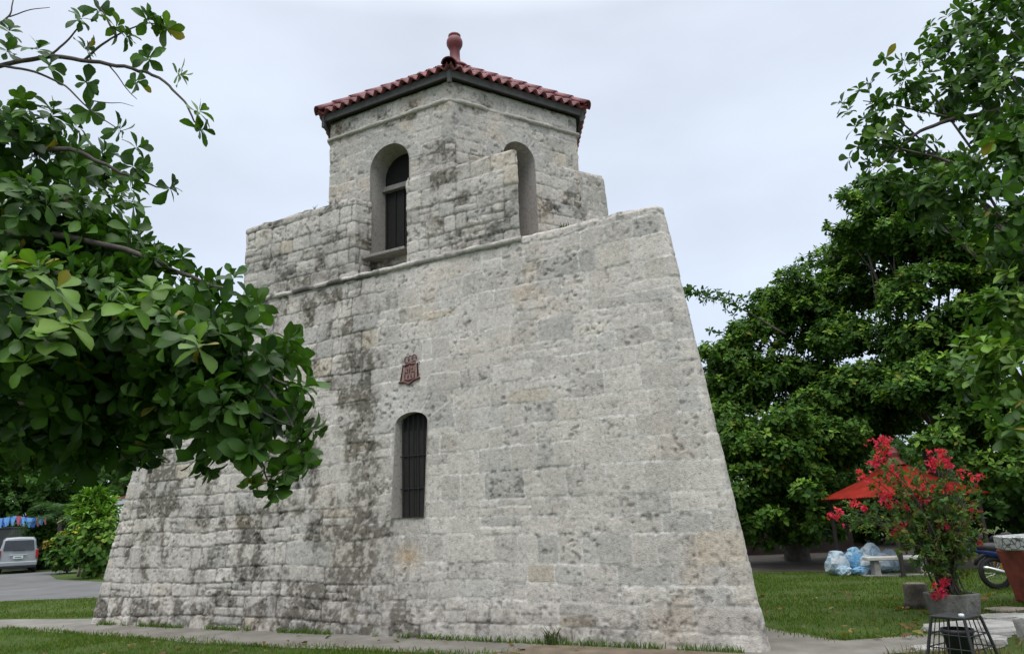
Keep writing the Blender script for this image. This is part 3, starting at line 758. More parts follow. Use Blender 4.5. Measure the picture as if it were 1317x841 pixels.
# ---- foreground almond tree on the left
rg = np.random.default_rng(3)
lt = empty('almond_tree', (-6.6, 5.2, 0), 'large-leaved dark green tree reaching in from the left in front of the tower', 'tree')
blobsA = [(20, 300, 6.2, 105), (10, 190, 6.4, 65), (90, 278, 6.4, 64), (60, 400, 5.8, 110), (138, 378, 6.0, 74), (200, 430, 5.8, 80), (262, 455, 5.6, 56), (284, 490, 5.5, 42), (292, 520, 5.4, 32),
          (235, 500, 5.8, 52), (145, 490, 6.2, 72), (50, 520, 6.0, 90), (242, 384, 6.0, 36), (292, 430, 5.6, 34), (325, 468, 5.5, 24), (203, 348, 6.1, 36), (100, 190, 6.6, 26), (50, 160, 6.6, 36), (112, 228, 6.5, 30), (142, 308, 6.3, 36),
          (10, 560, 6.6, 60), (80, 560, 6.6, 50), (215, 525, 5.9, 30), (318, 580, 5.4, 10), (20, 440, 5.2, 60), (315, 520, 5.5, 16), (245, 553, 5.6, 24), (278, 560, 5.5, 20), (205, 560, 6.0, 28), (300, 572, 5.4, 16), (130, 560, 6.4, 34)]
P, Ax = blob_points(blobsA, 22, rg)
part1 = rosettes(P, Ax, (.085, .245), 9, rg, OBOV, G_DARK + G_MID[:2], tilt=(30, 115))
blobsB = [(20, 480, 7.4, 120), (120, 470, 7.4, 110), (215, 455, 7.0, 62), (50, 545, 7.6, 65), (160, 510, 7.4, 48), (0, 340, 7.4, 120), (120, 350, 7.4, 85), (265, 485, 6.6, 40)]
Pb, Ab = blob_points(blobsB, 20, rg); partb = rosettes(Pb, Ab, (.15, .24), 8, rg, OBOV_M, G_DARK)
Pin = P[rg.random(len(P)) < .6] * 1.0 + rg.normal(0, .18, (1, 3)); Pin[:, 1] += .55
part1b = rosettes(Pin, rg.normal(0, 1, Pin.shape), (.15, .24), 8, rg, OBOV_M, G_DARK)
edge = [(103, 27), (148, 36), (188, 26), (108, 63), (63, 88), (110, 106), (114, 143), (192, 78), (173, 105), (228, 95), (253, 146), (256, 168), (173, 190), (182, 217), (217, 243), (167, 243), (11, 42), (8, 68),
        (50, 66), (215, 38), (125, 12), (160, 48), (150, 165), (170, 215), (200, 30), (30, 130), (95, 165),
        (384, 545), (392, 592), (400, 552), (362, 604), (345, 618), (352, 628), (335, 392), (368, 440), (380, 470), (315, 385), (375, 520), (372, 575), (300, 360), (320, 610), (265, 600), (250, 590), (388, 500)]
Pe = np.array([at(x, y, 6.3 if y < 260 else 5.5) for x, y in edge])
Axe = np.stack([.5 + rg.normal(0, .3, len(edge)), rg.normal(0, .5, len(edge)), np.where(np.array(edge)[:, 1] > 500, -.6, .45) + rg.normal(0, .3, len(edge))], 1)
part2 = rosettes(Pe, Axe, (.12, .185), 10, rg, OBOV, G_MID + G_DARK)
near = [(12, 380), (40, 410), (70, 375), (25, 440), (55, 350), (90, 420), (165, 395), (195, 378), (10, 350), (60, 440), (255, 450), (35, 470)]
Pn = np.array([at(x, y, 4.7 + .3 * rg.random()) for x, y in near])
part3 = rosettes(Pn, np.stack([rg.normal(.2, .4, len(near)), rg.normal(-.5, .3, len(near)), rg.normal(.8, .3, len(near))], 1), (.15, .22), 8, rg, OBOV, G_LITE + G_MID[2:])
v, q, c = merge([part1, part1b, partb, part2, part3])
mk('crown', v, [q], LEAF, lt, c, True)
mb = MB()
tb = np.array([-6.6, 5.2, 0.])
limb_tubes(mb, [([tb, tb + (0, 0, 1.4), tb + (.15, .05, 2.4), tb + (.5, .2, 3.6), tb + (.8, .5, 5.2)], .26, .13)])
mb.build('trunk', BARK, lt, True)
mb = MB()
def L3(pts, Y): return [at(x, y, Y) for x, y in pts]
s1, s2 = tb + (.5, .2, 3.6), tb + (.15, .05, 2.4)
limb_tubes(mb, [
    ([s1] + L3([(-60, 100), (0, 84), (65, 71), (130, 82), (180, 90), (205, 100), (235, 128), (247, 150), (254, 166)], 6.3), .030, .006),
    (L3([(65, 71), (85, 55), (103, 33), (103, 27)], 6.3), .012, .005), (L3([(108, 78), (130, 58), (150, 45), (188, 28), (215, 36)], 6.3), .014, .004),
    (L3([(0, 84), (45, 92), (85, 110), (112, 140), (150, 165)], 6.3), .014, .005), (L3([(140, 84), (150, 96), (165, 118), (176, 128)], 6.3), .008, .003),
    (L3([(120, 130), (140, 133), (155, 132), (172, 137)], 6.3), .006, .002), (L3([(0, 30), (14, 20), (16, 2), (20, -15)], 6.3), .010, .004), (L3([(12, 22), (40, 12), (64, 10)], 6.3), .007, .003), (L3([(150, 48), (135, 20), (122, 0)], 6.3), .012, .006),
    ([tb + (.3, .1, 3.0)] + L3([(-60, 200), (20, 195), (90, 190), (140, 215), (180, 235), (215, 243)], 6.4), .04, .005),
    ([tb + (.3, .1, 2.9)] + L3([(-40, 300), (60, 300), (160, 320), (250, 360), (310, 380)], 6.1), .05, .008),
    ([s2] + L3([(-50, 430), (60, 445), (150, 450), (240, 450), (320, 470), (380, 500)], 5.8), .07, .008),
    ([s2] + L3([(-50, 520), (40, 520), (120, 525), (200, 530), (290, 545), (335, 590), (345, 620)], 6.3), .035, .006),
    (L3([(240, 450), (300, 500), (350, 540), (385, 550)], 5.6), .02, .004), (L3([(320, 470), (370, 530), (392, 590)], 5.5), .015, .004)])
mb.build('branch', TWIG, lt, True)

# ---- right: overhanging almond tree near the camera
def tree(name, label, base, blobs, dens, Lr, nl, st, pal, seed, mat_=LEAF_F, trunk_r=.3, extra=None, limbs=None, group=None, inner=.6, light=None, tier=False):
    rg = np.random.default_rng(seed)
    t = empty(name, tuple(base), label, 'tree', group)
    b2 = blobs
    if tier:
        b2 = []
        for bl in blobs:
            for q in range(8):
                a_ = rg.random() * 6.28; r_ = rg.uniform(.05, .72) * bl[3]
                b2.append((bl[0] + r_ * math.cos(a_), bl[1] + r_ * math.sin(a_) * .95, bl[2] + rg.uniform(-1.2, 1.2), bl[3] * rg.uniform(.40, .68), .40))
    P, Ax = blob_points(b2, dens, rg)
    if tier: Ax = Ax + np.array([0, -.2, .7])
    parts = [rosettes(P, Ax, Lr, nl, rg, st, pal)]
    if light is not None:  # share of paler whorls, colouring in the brightly lit upper leaves
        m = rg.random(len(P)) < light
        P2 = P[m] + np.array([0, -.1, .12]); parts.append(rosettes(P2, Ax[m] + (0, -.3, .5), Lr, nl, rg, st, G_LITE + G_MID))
    if extra is not None:
        Pe = np.array([at(*e) for e in extra]); parts.append(rosettes(Pe, rg.normal(0, .5, Pe.shape) + np.array([-.4, 0, .4]), Lr, nl, rg, st, pal))
    v, q, c = merge(parts); mk('crown', v, [q], mat_, t, c, True)
    base = np.array(base, float)
    cs = [at(*b[:3]) for b in blobs]; zc = np.mean([x[2] for x in cs]); cen = np.mean(cs, 0)
    fork = np.array([lerp(base[0], cen[0], .12), lerp(base[1], cen[1], .12), min(zc * .55, 4.2)])
    mb = MB(); limb_tubes(mb, [([base + (0, 0, -.1), lerp(base, fork, .3) + (.12, 0, .2), lerp(base, fork, .65) + (-.1, .05, .1), fork], trunk_r, trunk_r * .72)]); mb.build('trunk', BARK, t, True)
    mb = MB()
    for k, x in enumerate(cs): limb_tubes(mb, [([fork - (0, 0, .2), lerp(fork, x, .35) + rg.normal(0, .09, 3) * np.linalg.norm(x - fork) - (0, 0, .04 * np.linalg.norm(x - fork)), lerp(fork, x, .7) + rg.normal(0, .06, 3) * np.linalg.norm(x - fork), x], trunk_r * .13, .012)])
    for l in (limbs or []): limb_tubes(mb, [l])
    mb.build('limb', TWIG, t, True)
    return t
blobsR = [(1245, 55, 11, 62), (1300, 40, 11, 75), (1190, 110, 11, 42), (1150, 150, 11, 42), (1128, 185, 11, 30), (1145, 235, 11, 40), (1185, 255, 11, 45), (1230, 250, 10.5, 55), (1290, 215, 9.5, 62), (1305, 120, 10.5, 75), (1250, 120, 11, 50), (1310, 300, 9.5, 60), (1180, 190, 11, 26), (1270, 175, 10.5, 40), (1330, 170, 9.5, 60), (1205, 205, 11, 22)]
tree('almond_tree', 'large-leaved tree overhanging from the upper right corner with sky gaps', (9.6, 10.2, 0), blobsR, 38, (.13, .25), 8, OBOV, G_MID + G_DARK, 31, LEAF, .28,
     extra=[(1085, 133, 11), (1092, 145, 11), (1105, 118, 11), (1120, 108, 11), (1140, 75, 11), (1155, 95, 11), (1165, 78, 11), (1100, 165, 11), (1105, 190, 11), (1120, 215, 11), (1130, 128, 11), (1215, 62, 11), (1225, 42, 11), (1235, 12, 11), (1095, 205, 11), (1250, 5, 11), (1290, 240, 8.5), (1265, 235, 8.5), (1280, 180, 8.5)],
     limbs=[(L3([(1330, 130), (1285, 142), (1230, 152), (1180, 168), (1150, 200), (1130, 215)], 10.9), .05, .012), (L3([(1230, 152), (1190, 145), (1150, 135), (1110, 130)], 10.9), .02, .008)])
blobsR2 = [(1295, 420, 9.5, 48), (1310, 480, 9, 50), (1270, 455, 9.5, 36), (1300, 540, 9, 36), (1255, 490, 9.5, 24), (1325, 385, 9.5, 40)]
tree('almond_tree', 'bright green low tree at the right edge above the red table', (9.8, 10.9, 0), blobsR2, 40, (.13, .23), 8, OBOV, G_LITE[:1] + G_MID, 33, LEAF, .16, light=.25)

# ---- right background trees
bgA = [(950, 432, 27, 42), (985, 410, 27, 45), (918, 455, 27, 30), (1030, 378, 27, 50), (930, 500, 27, 45), (1000, 500, 27, 82, .9), (955, 470, 27, 50), (940, 545, 26, 50), (975, 590, 25, 65), (1040, 430, 27, 80), (1095, 375, 27, 72), (1060, 520, 25, 95), (1130, 450, 25, 90), (1010, 610, 24, 55), (1045, 625, 25.5, 40), (925, 500, 28, 30), (960, 640, 25, 42), (1085, 335, 28, 38), (1000, 405, 28, 35), (1140, 545, 26, 75), (1075, 585, 26, 58), (930, 600, 27, 45), (1000, 660, 24, 30), (1040, 655, 23, 34), (960, 670, 25, 26), (1060, 645, 25, 30), (1015, 560, 24, 60), (930, 560, 27, 40), (990, 685, 26, 28), (1045, 688, 25, 26), (950, 690, 27, 24), (1070, 682, 27, 24), (1020, 700, 28, 20)]
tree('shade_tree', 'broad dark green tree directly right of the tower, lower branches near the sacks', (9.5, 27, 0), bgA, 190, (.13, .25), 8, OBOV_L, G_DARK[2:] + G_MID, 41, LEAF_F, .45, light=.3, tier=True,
     extra=[(882, 374, 24), (890, 380, 24), (900, 378, 24), (910, 383, 24), (920, 386, 24), (930, 388, 24), (940, 390, 24), (955, 384, 24), (965, 380, 24), (950, 398, 24), (970, 395, 24), (885, 372, 24), (905, 388, 24), (935, 398, 24), (945, 405, 24), (915, 425, 26), (925, 430, 26)] + [(880 + 5.2 * k, 376 + 5 * math.sin(k * 2.1) + .12 * k * k * .5, 24.2 + .1 * math.sin(k)) for k in range(22)],
     limbs=[(L3([(1010, 430), (960, 400), (925, 385), (885, 374)], 24.3), .035, .012)])
bgB = [(1140, 240, 24.5, 42), (1185, 250, 24.5, 52), (1215, 225, 24.5, 40), (1180, 330, 25, 95), (1130, 310, 25, 52), (1110, 270, 24, 34), (1250, 330, 24, 90), (1310, 360, 23, 90), (1200, 420, 23, 90), (1270, 440, 22, 80), (1180, 500, 22, 80), (1240, 530, 21, 75), (1300, 560, 21, 70), (1090, 255, 24, 22), (1085, 300, 25, 25), (1150, 270, 24, 45), (1220, 300, 23, 55)]
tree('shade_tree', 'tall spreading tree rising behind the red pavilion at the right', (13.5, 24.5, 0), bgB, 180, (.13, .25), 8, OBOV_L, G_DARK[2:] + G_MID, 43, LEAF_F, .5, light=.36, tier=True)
bgC = [(1100, 600, 34, 60), (1000, 640, 34, 60), (1180, 600, 33, 70), (1280, 600, 33, 70), (1060, 660, 36, 45), (1140, 660, 36, 50), (1230, 650, 36, 50), (1310, 650, 36, 50), (960, 670, 36, 40), (1340, 560, 34, 80)]
tree('shade_tree', 'darkest tree in the shade at the back behind the pavilion and sacks', (14.5, 36, 0), bgC, 120, (.24, .40), 7, OBOV_L, G_DARK, 45, LEAF_F, .4)

# ---- left background trees
bgL = [(20, 590, 52, 70), (90, 600, 50, 60), (150, 610, 50, 50), (-40, 600, 52, 70), (60, 540, 54, 80), (130, 540, 54, 70), (0, 640, 52, 45), (70, 640, 51, 40), (190, 580, 54, 50), (210, 520, 54, 60), (175, 615, 56, 45), (205, 600, 56, 45), (230, 560, 56, 60), (150, 590, 56, 50)]
tree('shade_tree', 'dark tree mass behind the van and the pale house at far left', (-28, 53, 0), bgL, 110, (.35, .6), 7, OBOV_L, G_DARK, 51, LEAF_F, .5)
bgL2 = [(10, 480, 60, 90), (110, 470, 62, 90), (190, 470, 62, 70), (-60, 500, 60, 90)]
tree('shade_tree', 'far tall tree behind the darker trees at far left', (-34, 61, 0), bgL2, 90, (.4, .7), 7, OBOV_L, G_DARK + G_MID, 53, LEAF_F, .5)
def palm(label, base, h, seed, n=13, Lf=3.0):
    rg = np.random.default_rng(seed); t = empty('palm_tree', tuple(base), label, 'palm')
    top = np.array(base) + (0, 0, h); mb = MB(); limb_tubes(mb, [([base, lerp(np.array(base), top, .5) + (.1, 0, 0), top], .16, .11)]); mb.build('trunk', BARK, t, True)
    B, D, Nn, L = [], [], [], []
    for k in range(n):
        az = k * 2.4 + rg.random(); el = rg.uniform(.1, 1.0); d = np.array([math.cos(az) * math.cos(el), math.sin(az) * math.cos(el), math.sin(el)])
        for s in np.linspace(.12, 1, 26):
            p = top + d * Lf * s + np.array([0, 0, -.75 * Lf * s * s * .8]); tg = d + np.array([0, 0, -1.2 * s]); tg /= np.linalg.norm(tg)
            side = np.cross(tg, [0, 0, 1]); side /= np.linalg.norm(side)
            for g in (-1, 1): B.append(p); D.append(side * g + tg * .6 + np.array([0, 0, -.25])); Nn.append(np.cross(D[-1], tg)); L.append(.75 * math.sin(math.pi * min(.97, s * .8 + .18)))
    n_ = len(B); c = np.tile((.05, .10, .035), (n_, 1)) * (.8 + .4 * rg.random((n_, 1)))
    v, q, c = leaf_mesh(np.array(B), np.array(D), np.array(Nn), np.array(L), [(0, .03), (.5, .045), (1, .01)], c); mk('crown', v, [q], LEAF_F, t, c)
palm('small feathery palm behind the blue bunting', (-27.5, 46, 0), 3.0, 5)

# ------------------------------------------------------------------ left side: van, wall, bunting, plants, house
van = empty('parked_van', (-27.3, 42.2, 0), 'silver van seen from behind on the road at far left', 'van', rz=math.atan2(27.6, 42.2))
SILV = mat('silver_paint', (.30, .325, .335), .35, .05, 3, metal=.3); GLASS = mat('dark_glass', (.03, .035, .04), .08, .2, 2)
BLK = mat('black_plastic', (.018, .018, .02), .55, .2, 20); TAIL = mat('tail_red', (.30, .015, .012), .25, .1, 6); RUB = mat('rubber', (.02, .02, .02), .85, .2, 15); CHR = mat('chrome', (.6, .6, .6), .2, .05, 5, metal=1.)
WHT = mat('white_plate', (.62, .66, .66), .5, .08, 20)
sec = [(-.0, .0)]
def van_ring(y, w, zb, zt, wt_):
    return [(-w * .94, y, zb), (-w, y, zb + .25), (-w, y, zb + .72), (-wt_ - .03, y, zt - .35), (-wt_, y, zt - .14), (-wt_ + .12, y, zt - .03), (0, y, zt), (wt_ - .12, y, zt - .03), (wt_, y, zt - .14), (wt_ + .03, y, zt - .35), (w, y, zb + .72), (w, y, zb + .25), (w * .94, y, zb)]
rings = [van_ring(0.06, .86, .38, 1.86, .68), van_ring(0.0 + .16, .92, .34, 1.91, .74), van_ring(.7, .93, .32, 1.93, .76), van_ring(2.6, .93, .32, 1.94, .77), van_ring(3.6, .92, .32, 1.88, .74), van_ring(4.2, .90, .34, 1.25, .78), van_ring(4.95, .80, .38, 1.02, .68)]
# rear glass slopes in at the top
V = []; 
for i, r in enumerate(rings):
    for (x, y, z) in r: V.append((x, y + (max(0, z - 1.05) * .16 if i < 2 else 0), z))
k = 13; Fq = [(i * k + j, i * k + j + 1, (i + 1) * k + j + 1, (i + 1) * k + j) for i in range(len(rings) - 1) for j in range(k - 1)] + [tuple(range(k))[::-1], tuple(range((len(rings) - 1) * k, len(rings) * k))] + [(i * k, (i + 1) * k, (i + 1) * k + k - 1, i * k + k - 1) for i in range(len(rings) - 1)]
body = mk('body', V, Fq, SILV, van, None, True, local=True)
bevel(body, .03, 2)
def vz(z): return .03 + max(0, z - 1.05) * .16
mk('rear_window', [(-.72, vz(1.2), 1.22), (.72, vz(1.2), 1.22), (.66, vz(1.7), 1.74), (-.66, vz(1.7), 1.74), (-.70, vz(1.2) + .06, 1.24), (.70, vz(1.2) + .06, 1.24), (.64, vz(1.7) + .06, 1.72), (-.64, vz(1.7) + .06, 1.72)], [(0, 1, 2, 3), (0, 4, 5, 1), (1, 5, 6, 2), (2, 6, 7, 3), (3, 7, 4, 0)], GLASS, van, local=True)
for sx in (-1, 1):
    bevel(MB().box((sx * .865, .10, 1.02), (.13, .2, .46)).build('tail_light', TAIL, van, local=True), .03)
    bevel(MB().box((sx * 1.04, 3.5, 1.22), (.16, .1, .2)).build('wing_mirror', BLK, van, local=True), .03)
    for y in (.85, 3.95):
        mb = MB(); mb.lathe([(.05, -.1), (.31, -.1), (.335, -.07), (.335, .07), (.31, .1), (.05, .1)], 22)
        w = mk('wheel', [(sx * .80 + z, y + x, .335 + yy) for x, yy, z in mb.v], mb.f, RUB, van, None, True, local=True)
        mb = MB(); mb.lathe([(.03, -.11), (.2, -.105), (.21, -.09), (.2, .09), (.03, .1)], 16)
        mk('rim', [(sx * .80 + z * 1.05, y + x, .335 + yy) for x, yy, z in mb.v], mb.f, CHR, w, None, True, local=True)
        mk('side_window', [(sx * (.80 if y < 2 else .80) , y - .6, 1.28), (sx * .80, y + .7, 1.28), (sx * .795, y + .6, 1.68), (sx * .795, y - .5, 1.68)], [(0, 1, 2, 3)], GLASS, van, local=True) if False else None
bevel(MB().box((0, .04, .52), (1.80, .26, .24)).build('rear_bumper', SILV, van, local=True), .05)
bevel(MB().box((0, .10, .36), (1.72, .3, .16)).build('lower_bumper', BLK, van, local=True), .04)
pl = MB().box((0, .0, .86), (.46, .03, .15)).build('licence_plate', WHT, van, local=True)
bevel(MB().box((0, .015, .97), (.80, .05, .06)).build('tailgate_trim', CHR, van, local=True), .015)
MB().box((0, -.004, .92 - .06), (.3, .034, .05)).build('plate_characters', mat('plate_green', (.05, .16, .10), .6, .1, 9), pl, local=True)
MB().box((0, .02, 1.215), (.55, .03, .02)).build('wiper', BLK, van, local=True)

wl = mk('yard_wall', *(lambda m: (m.v, m.f))(MB().box((-34, 47.5, 1.25), (24, .25, 2.5)).box((-34, 47.5, 2.53), (24.1, .35, .08))), mat('dull_blue_wall', (.045, .048, .054), .9, .4, .7, .004, 20))
tag(wl, 'dull grey-blue yard wall behind the van under the bunting', 'wall')
a, b = at(-60, 664, 45.5), at(62, 663, 45.5)
bn = empty('bunting', tuple((a + b) / 2), 'string of blue and red pennants hanging above the van', 'bunting')
mb = MB(); pts = [lerp(a, b, t) + np.array([0, 0, -.12 * math.sin(math.pi * t * 3) ** 2]) for t in np.linspace(0, 1, 40)]; ext = [at(62, 663, 45.5), at(95, 662, 45.5)]
mb.tube(pts + ext, .012, 5); mb.build('cord', BLK, bn)
pm = [mat('blue_pennant', (.05, .16, .55), .7, .2, 3), mat('pale_blue_pennant', (.15, .36, .75), .7, .2, 3), mat('red_pennant', (.45, .10, .14), .7, .2, 3)]
rr = random.Random(4)
for k in range(66):
    t = .02 + .95 * k / 66; p = lerp(a, b, t) + np.array([0, rr.uniform(-.05, .05), -.12 * math.sin(math.pi * t * 3) ** 2]); w = .11; h = rr.uniform(.4, .58); sk = rr.uniform(-.12, .12)
    V = [(p[0] - w, p[1], p[2]), (p[0] + w, p[1], p[2]), (p[0] + w * .3 + sk, p[1] + .05, p[2] - h), (p[0] - w * .3 + sk, p[1] + .02, p[2] - h * .95)]
    mk('pennant', V + [(x, y + .006, z) for x, y, z in V], [(0, 1, 2, 3), (7, 6, 5, 4), (0, 4, 5, 1), (1, 5, 6, 2), (2, 6, 7, 3), (3, 7, 4, 0)], pm[rr.choice([0, 0, 0, 0, 1, 1, 1, 1, 2])], bn)

def bush(label, base, r, h, n, Lr, st, pal, seed, name='shrub', cat='shrub', lance=False, stems=4, group=None, leafm=LEAF_F, lightp=None):
    rg = np.random.default_rng(seed); t = empty(name, tuple(base), label, cat, group); base = np.array(base, float)
    d = rg.normal(0, 1, (n, 3)); d /= np.linalg.norm(d, axis=1)[:, None]
    P = base + np.array([0, 0, h * .55]) + d * (.45 + .6 * rg.random((n, 1))) * np.array([r, r, h * .48]); P[:, 2] = np.maximum(P[:, 2], .08)
    Ax = d * .7 + np.array([0, 0, .7])
    parts = [rosettes(P, Ax, Lr, 8, rg, st, pal)]
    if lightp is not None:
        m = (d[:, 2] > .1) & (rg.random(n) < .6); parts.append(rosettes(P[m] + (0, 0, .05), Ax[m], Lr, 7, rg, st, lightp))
    v, q, c = merge(parts); mk('foliage', v, [q], leafm, t, c, True)
    mb = MB()
    for k in range(stems):
        a_ = rg.random() * 6.28; limb_tubes(mb, [([base, base + np.array([math.cos(a_) * r * .3, math.sin(a_) * r * .3, h * .4]), base + np.array([math.cos(a_) * r * .6, math.sin(a_) * r * .6, h * .75])], .04, .012)])
    mb.build('stem', TWIG, t, True); return t
bush('low yellow-green croton bush left of the tall leafy plant', gnd(86, 737), 1.05, 2.0, 170, (.22, .38), OBOV_M, G_MID + G_DARK, 61, lightp=[(.18, .24, .02), (.30, .28, .02), (.10, .20, .03), (.28, .12, .03)])
bush('leafy mid-green shrub at the foot of the strap-leaved plant', gnd(124, 743), 1.15, 2.3, 150, (.25, .42), OBOV_M, G_MID, 67, lightp=G_LITE)
# dracaena clump: cane stems topped by heads of strap leaves
dr = empty('dracaena_plant', tuple(gnd(112, 741)), 'tall clump of strap-leaved green plants above a leafy shrub beside the tower', 'plant')
b0 = gnd(112, 741); rg = np.random.default_rng(71)
heads = [(102, 655, .0), (115, 642, .3), (128, 650, .1), (140, 660, .4), (120, 668, -.3), (108, 672, -.2), (135, 678, .2), (126, 660, -.2), (142, 664, .3), (122, 646, .2), (133, 668, 0), (112, 640, .1), (126, 638, .2), (136, 648, .3), (118, 650, -.2), (106, 650, .1), (118, 655, .5), (110, 648, .1), (143, 652, .6), (112, 660, -.4), (125, 660, -.5), (98, 668, .2), (136, 665, -.4)]
Ph = np.array([at(x, y, b0[1] + dy) for x, y, dy in heads])
v, q, c = rosettes(np.repeat(Ph, 2, 0), np.tile([[0, 0, 1.]], (2 * len(Ph), 1)) + rg.normal(0, .25, (2 * len(Ph), 3)), (.48, .78), 20, rg, [(0, .05), (.25, .10), (.55, .105), (.8, .07), (1, .01)], [(.10, .20, .022), (.13, .24, .028), (.07, .15, .02)], droop=.30, tilt=(15, 110))
mk('foliage', v, [q], LEAF_F, dr, c, True)
for k, p in enumerate(Ph):
    if k % 2 and k > 3: continue
    foot = b0 + np.array([rg.uniform(-.5, .7), rg.uniform(-.3, .3), 0]); mb = MB(); limb_tubes(mb, [([foot, lerp(foot, p, .5) + (rg.uniform(-.1, .1), 0, 0), p], .05, .035)]); mb.build('cane', mat('pale_cane', (.24, .21, .16), .9, .2, 9) if k == 0 else bpy.data.materials['pale_cane'], dr, True)

for k, (px, Y, r, h) in enumerate([(-10, 50, 3.2, 6.2), (30, 50.5, 3.2, 6.6), (70, 51, 3, 6.0), (52, 46.6, .9, 2.6)]):
    g_ = at(px, 690, Y); bush(['dark shrub behind the wall above the van roof', 'dark shrub behind the wall under the bunting', 'dark shrub behind the wall left of the pale house', 'slim dark shrub in front of the wall right of the van'][k], (g_[0], Y, 0), r, h, 300, (.26, .45), OBOV_L, G_DARK, 130 + k, group='dark shrubs by the yard wall')
hs = empty('house', (-21, 49, 0), 'pale low house with red-edged roof behind the tall leafy plant', 'house')
hw = mat('pale_house_wall', (.34, .35, .37), .9, .12, 1.0, .004, 20)
MB().box((-20.2, 50.5, 1.9), (8, 6, 3.8)).build('wall', hw, hs)
rf = MB().add([(-25.0, 46.8, 3.55), (-14.5, 46.8, 4.9), (-14.5, 54, 4.9), (-25.0, 54, 3.55), (-25.0, 46.8, 3.9), (-14.5, 46.8, 5.25), (-14.5, 54, 5.25), (-25.0, 54, 3.9)], [(0, 3, 2, 1), (4, 5, 6, 7), (0, 1, 5, 4), (1, 2, 6, 5), (2, 3, 7, 6), (3, 0, 4, 7)]).build('roof', mat('pale_metal_roof', (.5, .52, .55), .6, .1, 2), hs)
MB().add([(-25.05, 46.75, 3.88), (-14.5, 46.75, 5.23), (-14.5, 54, 5.23), (-25.05, 54, 3.88), (-25.05, 46.75, 4.0), (-14.5, 46.75, 5.37), (-14.5, 54, 5.37), (-25.05, 54, 4.0)], [(0, 3, 2, 1), (4, 5, 6, 7), (0, 1, 5, 4), (1, 2, 6, 5), (2, 3, 7, 6), (3, 0, 4, 7)]).build('roof_edge', mat('rust_red_edge', (.24, .07, .05), .7, .2, 3), rf)
wn_ = MB().box((-22.2, 47.46, 1.9), (1.3, .1, 1.2)).build('window', mat('window_frame', (.5, .5, .48), .6, .1, 4), hs)
MB().box((-22.2, 47.42, 1.9), (1.1, .08, 1.0)).build('pane', GLASS, wn_)

# ------------------------------------------------------------------ right side objects
# red pavilion roof on posts
Yk = 20.0
eL, eR = at(1085, 650, Yk - 1.2), at(1279, 634, Yk)
ctr = np.array([(eL[0] + eR[0]) / 2 + .22, Yk + .9, 0]); zk = 1.93; hw_ = 1.48
pav = empty('pavilion', tuple(ctr), 'open pavilion with red pyramid roof behind the flowering bush', 'pavilion')
RED = mat('red_roof_sheet', (.22, .017, .010), .8, .3, 3, .003, 20, spec=.1)
rot = math.radians(12)
def rp(x, y): return (ctr[0] + x * math.cos(rot) - y * math.sin(rot), ctr[1] + x * math.sin(rot) + y * math.cos(rot))
V = []; Fq = []; nn = 24; ap = (ctr[0], ctr[1], zk + .98)
cs_ = [(-hw_, -hw_), (hw_, -hw_), (hw_, hw_), (-hw_, hw_)]
for i in range(4):
    (x0, y0), (x1, y1) = cs_[i], cs_[(i + 1) % 4]
    for k in range(nn * 2 + 1):
        t = k / (nn * 2); p = rp(lerp(x0, x1, t), lerp(y0, y1, t)); rib = .022 * (k % 2); o_ = len(V)
        for (f, zz) in ((0, zk), (.55, zk + .46), (.93, zk + .90)): V.append((lerp(p[0], ap[0], f), lerp(p[1], ap[1], f), zz + rib))
        if k: Fq += [(o_ - 3, o_, o_ + 1, o_ - 2), (o_ - 2, o_ + 1, o_ + 2, o_ - 1)]
prf = mk('roof', V, Fq, RED, pav); sm = prf.modifiers.new('thickness', 'SOLIDIFY'); sm.thickness = .03
MB().lathe([(.30, 0), (.2, .1), (.14, .2), (.15, .32), (.08, .45), (.02, .5)], 10, (ap[0], ap[1], zk + .85)).build('roof_cap', mat('dark_red_cap', (.12, .02, .014), .6, .2, 5), prf)
for x, y in cs_:
    p = rp(x * .86, y * .86); bevel(MB().box((p[0], p[1], zk / 2), (.09, .09, zk)).build('post', mat('dark_post', (.03, .024, .02), .8, .2, 8) if 'dark_post' not in bpy.data.materials else bpy.data.materials['dark_post'], pav), .012)
mb = MB()
for i in range(4):
    (x0, y0), (x1, y1) = cs_[i], cs_[(i + 1) % 4]; p, q_ = rp(x0 * .9, y0 * .9), rp(x1 * .9, y1 * .9)
    mb.tube([(p[0], p[1], zk + .0), (q_[0], q_[1], zk + .0)], .05, 6)
mb.build('beam', bpy.data.materials['dark_post'], pav)

# low dark-red wall behind the lawn, below the trees
o = mk('garden_wall', *(lambda m: (m.v, m.f))(MB().box((9.6, 31.5, .5), (7.5, .25, 1.0)).box((9.6, 31.5, 1.03), (7.6, .33, .07))), mat('dark_red_wall', (.05, .03, .026), .9, .35, 1.5, .006, 20)); tag(o, 'low dark reddish garden wall in shade beyond the sacks', 'wall')
mb = MB(); limb_tubes(mb, [([gnd(985, 712) + (0, 0, .08), gnd(1010, 708) + (0, 0, .16), gnd(1035, 705) + (0, 0, .1)], .12, .07)]); o = mb.build('fallen_log', BARK, None, True); tag(o, 'fallen log lying in the shade beyond the lawn', 'log')

